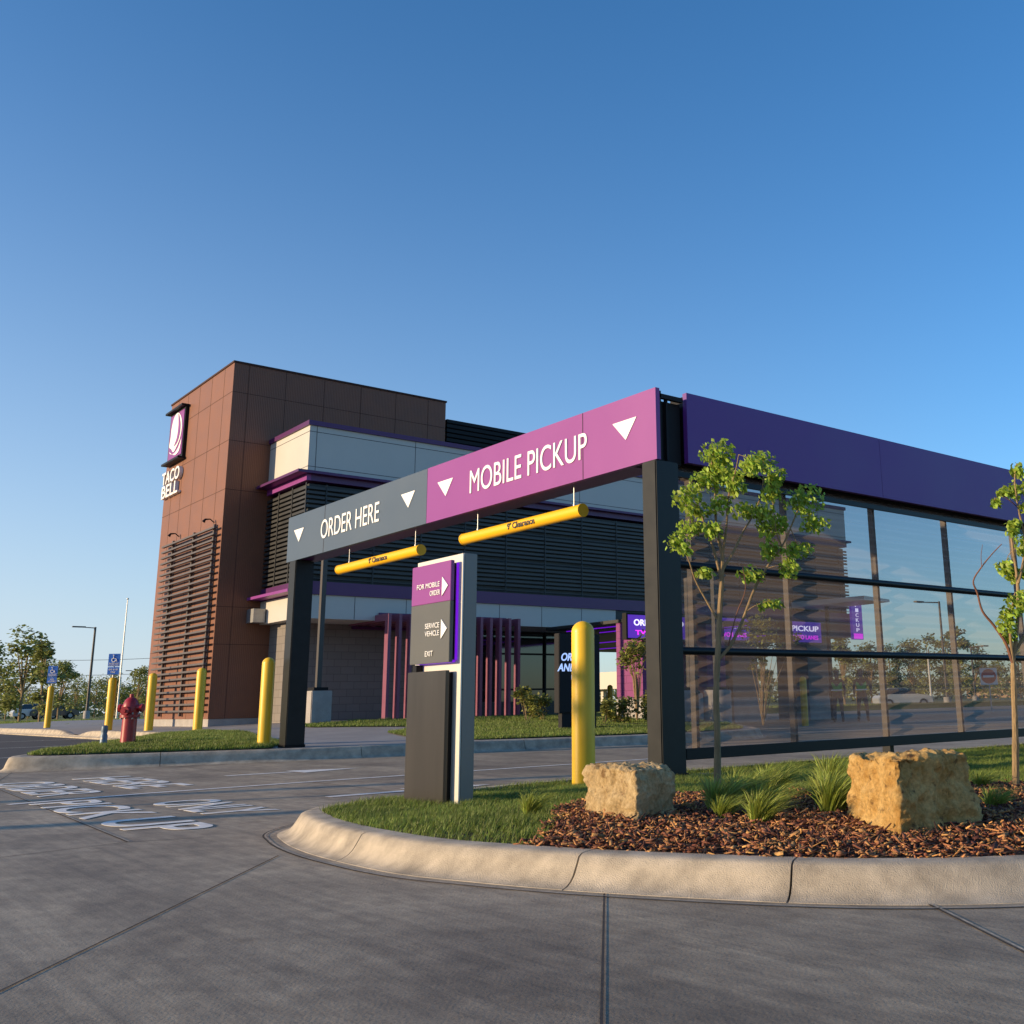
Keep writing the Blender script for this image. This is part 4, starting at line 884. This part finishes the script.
# ================================================================ far trees
def fartree(d,az,h,w,label,seed,z=.33,mt=None,group='trees beyond the car park',low=.18,n=1500,kind='deciduous_tree'):
    r=np.random.default_rng(seed); x,y=d*az[0],d*az[1]; e=empty(kind,(x,y,z),label,'tree',group)
    MB().tube([(x,y,z-.3),(x+r.normal(0,.05),y,z+h*.35),(x+r.normal(0,.15),y,z+h*.8)],[.035*h*.5,.025*h*.5,.008*h],7).build('trunk',M['bark'],e,smooth=True)
    Vs=[]; k=16
    for i in range(k):
        t=r.uniform(low,.95); rr=w*(.25+.75*math.sin(math.pi*min(1,(t-low)/(1-low)*.85+.15))); a=r.random()*6.28
        c=(x+rr*.62*math.cos(a)*r.random()**.5,y+rr*.62*math.sin(a)*r.random()**.5,z+h*t); s=w*r.uniform(.22,.42)
        Vs.append(leaf_cluster(c,(s,s,s*.75),n//k,h*.045,r,droop=0))
        if i<6: MB().tube([(x,y,z+h*.3),(x+(c[0]-x)*.5,y+(c[1]-y)*.5,(z+h*.3+c[2])/2+.1),c],[.012*h,.008*h,.003*h],5).build('limb',M['bark'],e)
    V=np.concatenate(Vs)-np.array([x,y,z]); m_=len(V)
    np_mesh('crown',V.reshape(-1,3),(np.arange(m_)[:,None,None]*6+FL[None]).reshape(-1,3),mt or M['leafd'],e)
def az(px): 
    t=(px-643.6)/1037; a=yaw-math.atan(t/math.cos(pit)); a+=0; return (math.cos(a),math.sin(a))
AZ={10:(.172,.985),20:(.179,.984),60:(.207,.978),100:(.236,.972),130:(.258,.966),150:(.272,.962),750:(.724,.690),860:(.790,.614),920:(.821,.571),1000:(.859,.513)}
def A(px):
    ks=sorted(AZ); an=[math.atan2(AZ[k][1],AZ[k][0]) for k in ks]; a=float(np.interp(px,ks,an))
    if px<10: a+=(10-px)*.0007
    if px>1000: a-=(px-1000)*.0006
    return (math.cos(a),math.sin(a))
LT=[(-8,85,5.4,2.6,'green tree cut by the left edge of the picture'),(22,80,6.1,2.5,'tallest leafy tree at the far left of the lawn'),(42,72,4.8,1.4,'narrower tree with a bare lower trunk beside the far blue sign'),(60,98,4.9,1.8,'loose-crowned tree right of the far blue sign'),
    (76,125,4.6,3.2,'dark round tree left of the tall light pole'),(96,135,4.4,3.2,'low green tree right of the tall light pole'),(108,140,4.2,2.8,'low green tree left of the flagpole'),(116,132,5.0,1.9,'upright tree right behind the flagpole'),(137,150,6.3,3.3,'tree behind the hydrant, left part of the pair'),(146,158,5.6,3.0,'tree behind the hydrant, next to the tower edge'),(30,140,4.4,4.0,'low dark tree behind the far-left trunks'),(8,135,4.8,4.2,'low dark tree at the far left background')]
for i,(px,d,h,w_,l) in enumerate(LT): fartree(d,A(px),h,w_,l,70+i)
RT=[(766,95,6.0,1.3,'thin tree between the brown pillars, seen through the mesh'),(845,75,5.8,1.2,'tall thin tree behind the left worker'),(872,100,6.2,2.2,'tree right of the right worker, seen through the mesh'),(893,110,6.2,2.6,'tree left of the parked car, seen through the mesh'),(915,112,6.6,2.6,'tree above the parked car, seen through the mesh'),
    (932,110,6.8,2.6,'tree left of the pale pole, seen through the mesh'),(950,105,6.6,2.3,'tree behind the fourth bay of the mesh'),(962,85,6.0,1.6,'dark tree right of the mullion, seen through the mesh'),(976,120,6.6,2.6,'tree behind the two-headed light pole'),(1000,130,5.2,2.4,'low tree between the round sign and the right tree'),(1030,120,6.2,2.6,'tree at the right edge, seen through the mesh'),(1060,115,6.6,2.6,'tree just outside the right edge of the mesh'),(857,120,5.4,3.0,'bushy tree between the two workers'),(800,120,5.4,2.8,'tree seen under the upper floor behind the pillars'),(790,105,4.6,2.2,'low tree seen beside the yellow bollard through the mesh'),(607,150,4.5,2.4,'tree seen through the drive lane under the upper floor')]
for i,(px,d,h,w_,l) in enumerate(RT):
    a_=A(px) if px!=607 else (.625,.78)
    fartree(d,a_,h,w_,l,100+i,z=.03,group='trees beyond the mesh screen')
rngw=np.random.default_rng(5); Vs=[]
for a0,a1,d in ((R(84.5),R(66),175),(R(52),R(26),170)):
    for t in np.linspace(a0,a1,46):
        dd=d+rngw.normal(0,6); Vs.append(leaf_cluster((dd*math.cos(t),dd*math.sin(t),1.9+rngw.random()*.8),(4.5,4.5,2.0),110,.75,rngw,droop=0))
V=np.concatenate(Vs); m_=len(V)
tag(np_mesh('distant_tree_line',V.reshape(-1,3),(np.arange(m_)[:,None,None]*6+FL[None]).reshape(-1,3),M['leafd']),'distant unbroken line of trees and scrub along the horizon','tree line',kind='stuff')

# ================================================================ poles, wires
def lightpole(x,y,z,h,heads,label,cat='light pole',group='car park light poles',r=.1,dirv=(-.7,.3),mt=M['poleb']):
    e=empty('light_pole',(x,y,z),label,cat,group)
    MB().lathe([(.3,-.2),(.3,.7),(.28,.75)],(x,y,z),16).build('concrete_base',M['plinth'],e,smooth=True)
    MB().tube([(x,y,z+.7),(x,y,z+h)],[r,r*.75],10).build('shaft',mt,e,smooth=True)
    for s in heads:
        dx,dy=dirv[0]*s,dirv[1]*s
        q=MB().tube([(x,y,z+h-.1),(x+dx,y+dy,z+h-.02)],[.05,.04],6).build('arm',mt,e)
        MB().box(min(x+dx*.7,x+dx*1.7),max(x+dx*.7,x+dx*1.7),y+dy-.16,y+dy+.16,z+h-.06,z+h+.06).build('lamp_head',mt,e)
a=A(88); lightpole(120*a[0],120*a[1],.33,9.0,(1,),'tall grey light pole standing on the far-left lawn',dirv=(-1.2,.3),r=.14)
a=A(133); lightpole(200*a[0],200*a[1],.33,7.4,(1,-1),'small distant two-headed light pole left of the hydrant',dirv=(-.9,.2),r=.14)
a=A(948); lightpole(88*a[0],88*a[1],.0,8.3,(1,),'light pole behind the fourth mullion with its head pointing left',dirv=(-1.0,1.1),r=.11)
a=A(976); lightpole(110*a[0],110*a[1],.0,5.6,(1,-1),'two-headed light pole seen through the mesh left of the round red sign',dirv=(-.9,.9),r=.10)
a=A(932); e=empty('pale_pole',(100*a[0],100*a[1],0),'pale slim pole standing among the trees behind the mesh','pole'); MB().tube([(*e.location[:2],0),(*e.location[:2],4.2)],.09,8).build('shaft',M['monowhite'],e); MB().tube([(*e.location[:2],0),(*e.location[:2],.4)],.16,8).build('collar',M['monowhite'],e)
for x,y,h,l in ((-16.6,16.35,5.2,'unseen grey light pole, added for its shadow stripe, in the car park left of the view'),(-23,21.7,6.6,'unseen grey light pole, added for its shadow stripe, farther back in the car park left of the view'),(-9.5,15.5,4.2,'unseen short light pole, added for its shadow stripe, in the car park left of the view')):  # unseen poles, added to cast the shadow stripes across the lanes
    lightpole(x,y,0,h,(1,-1),l,r=.17 if h>5 else .06)
a=A(118); fx_,fy_=110*a[0],110*a[1]
e=empty('flagpole',(fx_,fy_,.3),'slim pale flagpole rising left of the slatted tower','flagpole')
MB().tube([(fx_,fy_,.2),(fx_,fy_,11.2)],[.09,.045],8).build('shaft',M['monowhite'],e,smooth=True); MB().lathe([(.02,0),(.1,.06),(.1,.14),(.02,.2)],(fx_,fy_,11.2),10).build('finial',M['monowhite'],e,smooth=True)
for i,(z_,l) in enumerate(((11.9,'uppermost thin power line in the left sky'),(8.9,'middle thin power line in the left sky'),(6.3,'lowest thin power line in the left sky'))):
    p0=np.array([250*A(-20)[0],250*A(-20)[1]]); p1=np.array([235*A(190)[0],235*A(190)[1]]) if False else np.array([235*math.cos(R(72)),235*math.sin(R(72))])
    MBw=MB().tube([(p0[0]+(p1[0]-p0[0])*t,p0[1]+(p1[1]-p0[1])*t,z_-1.0*math.sin(math.pi*t)*.6) for t in np.linspace(0,1,10)],.045,5)
    tag(MBw.build('power_line',M['poleb'],loc=(p0[0],p0[1],z_)),l,'power line','power lines in the left sky')

# ================================================================ cars, people, signs beyond the screen
def car(x,y,z,rz,mt,label):
    e=empty('parked_car',(0,0,0),label,'car','parked cars in the distance')
    prof=[(-2.2,.35),(-2.25,.75),(-2.1,.95),(-1.5,1.02),(-1.2,1.05),(1.0,1.05),(1.9,.92),(2.2,.75),(2.25,.35)]
    n=len(prof); MB().add([(a,-.88,b) for a,b in prof]+[(a,.88,b) for a,b in prof],[tuple(range(n)),tuple(range(2*n-1,n-1,-1))]+[(i,(i+1)%n,n+(i+1)%n,n+i) for i in range(n)]).build('body',mt,e,bevel=.05)
    cab=[(-1.75,1.02),(-1.35,1.48),(.1,1.50),(.95,1.04)]; n=4
    MB().add([(a,-.80+(.12 if b>1.2 else 0),b) for a,b in cab]+[(a,.80-(.12 if b>1.2 else 0),b) for a,b in cab],[tuple(range(n)),tuple(range(2*n-1,n-1,-1))]+[(i,(i+1)%n,n+(i+1)%n,n+i) for i in range(n)]).build('windows',M['glass'],e,bevel=.02)
    MB().box(-1.3,.08,-.68,.68,1.495,1.53).build('roof',mt,e,bevel=.01)
    for wx in (-1.4,1.4):
        for wy in (-.8,.8): w_=MB().tube([(wx,wy-.11,.34),(wx,wy+.11,.34)],.34,18).build('wheel',M['rubber'],e,smooth=True); MB().tube([(wx,wy-.12,.34),(wx,wy+.12,.34)],.19,12).build('rim',M['galv'],w_,smooth=True)
    for wy in (-.6,.6): MB().box(2.2,2.27,wy-.2,wy+.2,.62,.76).build('headlight',M['monowhite'],e)
    e.location=(x,y,z); e.rotation_euler=(0,0,rz); return e
a=A(903); car(88*a[0],88*a[1],.0,R(-35),M['carw'],'pale parked car seen through the middle of the mesh screen')
a=A(38); car(125*a[0],125*a[1],.33,R(0),M['carw'],'pale parked car low beyond the far-left lawn')
a=A(55); car(125*a[0],125*a[1],.33,R(0),M['carb'],'dark parked car low beyond the far-left lawn')

def person(x,y,z,rz,pose,label):
    e=empty('person',(x,y,z),label,'person','workers in hi-vis vests')
    e.rotation_euler=(0,0,rz)
    J=dict(pel=(0,0,.98),wa=(0,0,1.12),ch=(0,0,1.36),nk=(0,0,1.53),hd=(0,-.015,1.66),top=(0,-.01,1.80),
      ls=(.19,0,1.46),rs=(-.19,0,1.46),le=(.27,.02,1.18),re=(-.27,.02,1.18),lh=(.26,-.08,.94),rh=(-.26,-.08,.94),
      lhp=(.10,0,.93),rhp=(-.10,0,.93),lk=(.13,-.03,.50),rk=(-.12,-.03,.50),la=(.15,.02,.09),ra=(-.13,.02,.09),lt=(.16,-.16,.04),rt=(-.14,-.16,.04))
    J.update(pose)
    E=[('pel','wa'),('wa','ch'),('ch','nk'),('nk','hd'),('hd','top'),('ch','ls'),('ls','le'),('le','lh'),('ch','rs'),('rs','re'),('re','rh'),('pel','lhp'),('lhp','lk'),('lk','la'),('la','lt'),('pel','rhp'),('rhp','rk'),('rk','ra'),('ra','rt')]
    Rr=dict(pel=.15,wa=.135,ch=.16,nk=.06,hd=.105,top=.07,ls=.075,rs=.075,le=.048,re=.048,lh=.035,rh=.035,lhp=.11,rhp=.11,lk=.068,rk=.068,la=.05,ra=.05,lt=.04,rt=.04)
    def skin(name,keys,edges,mt,grow=1.0,root='pel',clip=None,parent=e):
        ks=list(keys); me=bpy.data.meshes.new(name); me.from_pydata([J[k] for k in ks],[(ks.index(a),ks.index(b)) for a,b in edges],[])
        o=link(name,me,None,None); md=o.modifiers.new('skin','SKIN'); sd_=o.modifiers.new('sub','SUBSURF'); sd_.levels=2; sd_.render_levels=2
        for i,k in enumerate(ks):
            sv=me.skin_vertices[0].data[i]; sv.radius=(Rr[k]*grow,Rr[k]*grow*(.72 if k in('ch','wa','pel') else 1)); sv.use_root=(k==root)
        bpy.context.view_layer.update(); nm=bpy.data.meshes.new_from_object(o.evaluated_get(bpy.context.evaluated_depsgraph_get())); bpy.data.objects.remove(o)
        nm.polygons.foreach_set('use_smooth',[True]*len(nm.polygons)); return link(name,nm,mt,parent)
    skin('body',J.keys(),E,M['jean'])
    skin('hi_vis_vest',['pel','wa','ch','ls','rs'],[('pel','wa'),('wa','ch'),('ch','ls'),('ch','rs')],M['vest'],1.10)
    MB().lathe([(.02,-.13),(.07,-.11),(.095,-.03),(.10,.04),(.085,.10),(.03,.135)],(J['hd'][0],J['hd'][1],J['hd'][2]+.03),14).build('head_skin',M['skin'],e,smooth=True,world=False)
    MB().lathe([(.112,.05),(.11,.09),(.07,.145),(.01,.16)],(J['hd'][0],J['hd'][1]+.015,J['hd'][2]+.035),14).build('hair',M['hair'],e,smooth=True,world=False)
    for s in ('lh','rh'):
        h=J[s]; mb=MB()
        mb.tube([h,(h[0],h[1]-.01,h[2]-.07)],[.03,.035],8)
        for k in range(4): mb.tube([(h[0],h[1]-.03+.02*k,h[2]-.07),(h[0],h[1]-.035+.02*k,h[2]-.12),(h[0],h[1]-.045+.02*k,h[2]-.15+.01*abs(k-1.5))],[.010,.009,.007],5)
        mb.tube([(h[0],h[1]-.03,h[2]-.03),(h[0],h[1]-.065,h[2]-.08)],[.011,.008],5); mb.build('hand',M['skin'],e,smooth=True,world=False)
    MB().box(-.2,.2,-.125,-.121,1.10,1.14).build('reflective_band',M['whitetext'],e,world=False)
    return e
a=A(838); person(39*a[0],39*a[1],0,R(-60),{},'person in a green hi-vis vest standing on the left, seen through the mesh')
a=A(862); person(39*a[0],39*a[1],0,R(-50),dict(lk=(.15,-.12,.52),la=(.17,-.05,.10),lt=(.18,-.23,.05),rk=(-.13,.03,.5),ra=(-.15,.16,.10),rt=(-.16,.0,.04),le=(.34,-.05,1.22),lh=(.30,-.22,1.05)),'person in a green hi-vis vest in mid-stride on the right, seen through the mesh')
# red round sign
a=A(991); sx,sy=56*a[0],56*a[1]
e=empty('no_entry_sign',(sx,sy,0),'white square sign with a red disc behind the mesh, left of the right tree','road sign')
MB().tube([(sx,sy,0),(sx,sy,2.15)],.035,8).build('post',M['galv'],e)
nx,ny=-a[0],-a[1]; rx_,ry_=ny,-nx
rx_,ry_=-ny,nx
def pl(u,v,t): return (sx+nx*t+rx_*u,sy+ny*t+ry_*u,1.75+v)
def disc(r,n,t0,t1,nm,mt,hh=None):
    if hh: pts=[(-r,-hh),(r,-hh),(r,hh),(-r,hh)]
    else: pts=[(r*math.cos(2*math.pi*k/n+math.pi/n),r*math.sin(2*math.pi*k/n+math.pi/n)) for k in range(n)]
    n=len(pts); MB().add([pl(*p,t0) for p in pts]+[pl(*p,t1) for p in pts],[tuple(range(n)),tuple(range(2*n-1,n-1,-1))]+[(i,(i+1)%n,n+(i+1)%n,n+i) for i in range(n)]).build(nm,mt,e)
disc(.58,4,.04,.05,'plate',M['whitetext']); disc(.36,24,.052,.06,'red_disc',M['stop']); disc(.26,4,.062,.07,'white_bar',M['whitetext'],.055)
# far buildings
e=empty('far_canopy',(88,110,0),'pale flat canopy far beyond the drive lane under the upper floor','canopy')
box('roof_slab',M['farwall'],e,86,90,98,122,2.55,4.7)
for x in (100,110,120): box('post',M['farwall'],e,87.5,88,x,x+.5,-.05,2.54)
a=A(1012); e=empty('far_building',(190*a[0],190*a[1],0),'low white and tan building far off at the right edge behind the mesh','building')
bx_,by_=190*a[0],190*a[1]
box('wall',M['farwall'],e,bx_-2,bx_+14,by_-16,by_-3,0,4.4); box('wall',M['farorange'],e,bx_-3,bx_+12,by_-3+.01,by_+6,0,3.0); box('roof',M['dark'],e,bx_-2.3,bx_+14.3,by_-16.3,by_-2.9,4.401,4.6)
mb=MB(); 
for k in range(4): mb.box(bx_-2.05,bx_-2.01,by_-15+k*3,by_-13.4+k*3,1.0,2.6)
mb.build('window',M['glass'],e)
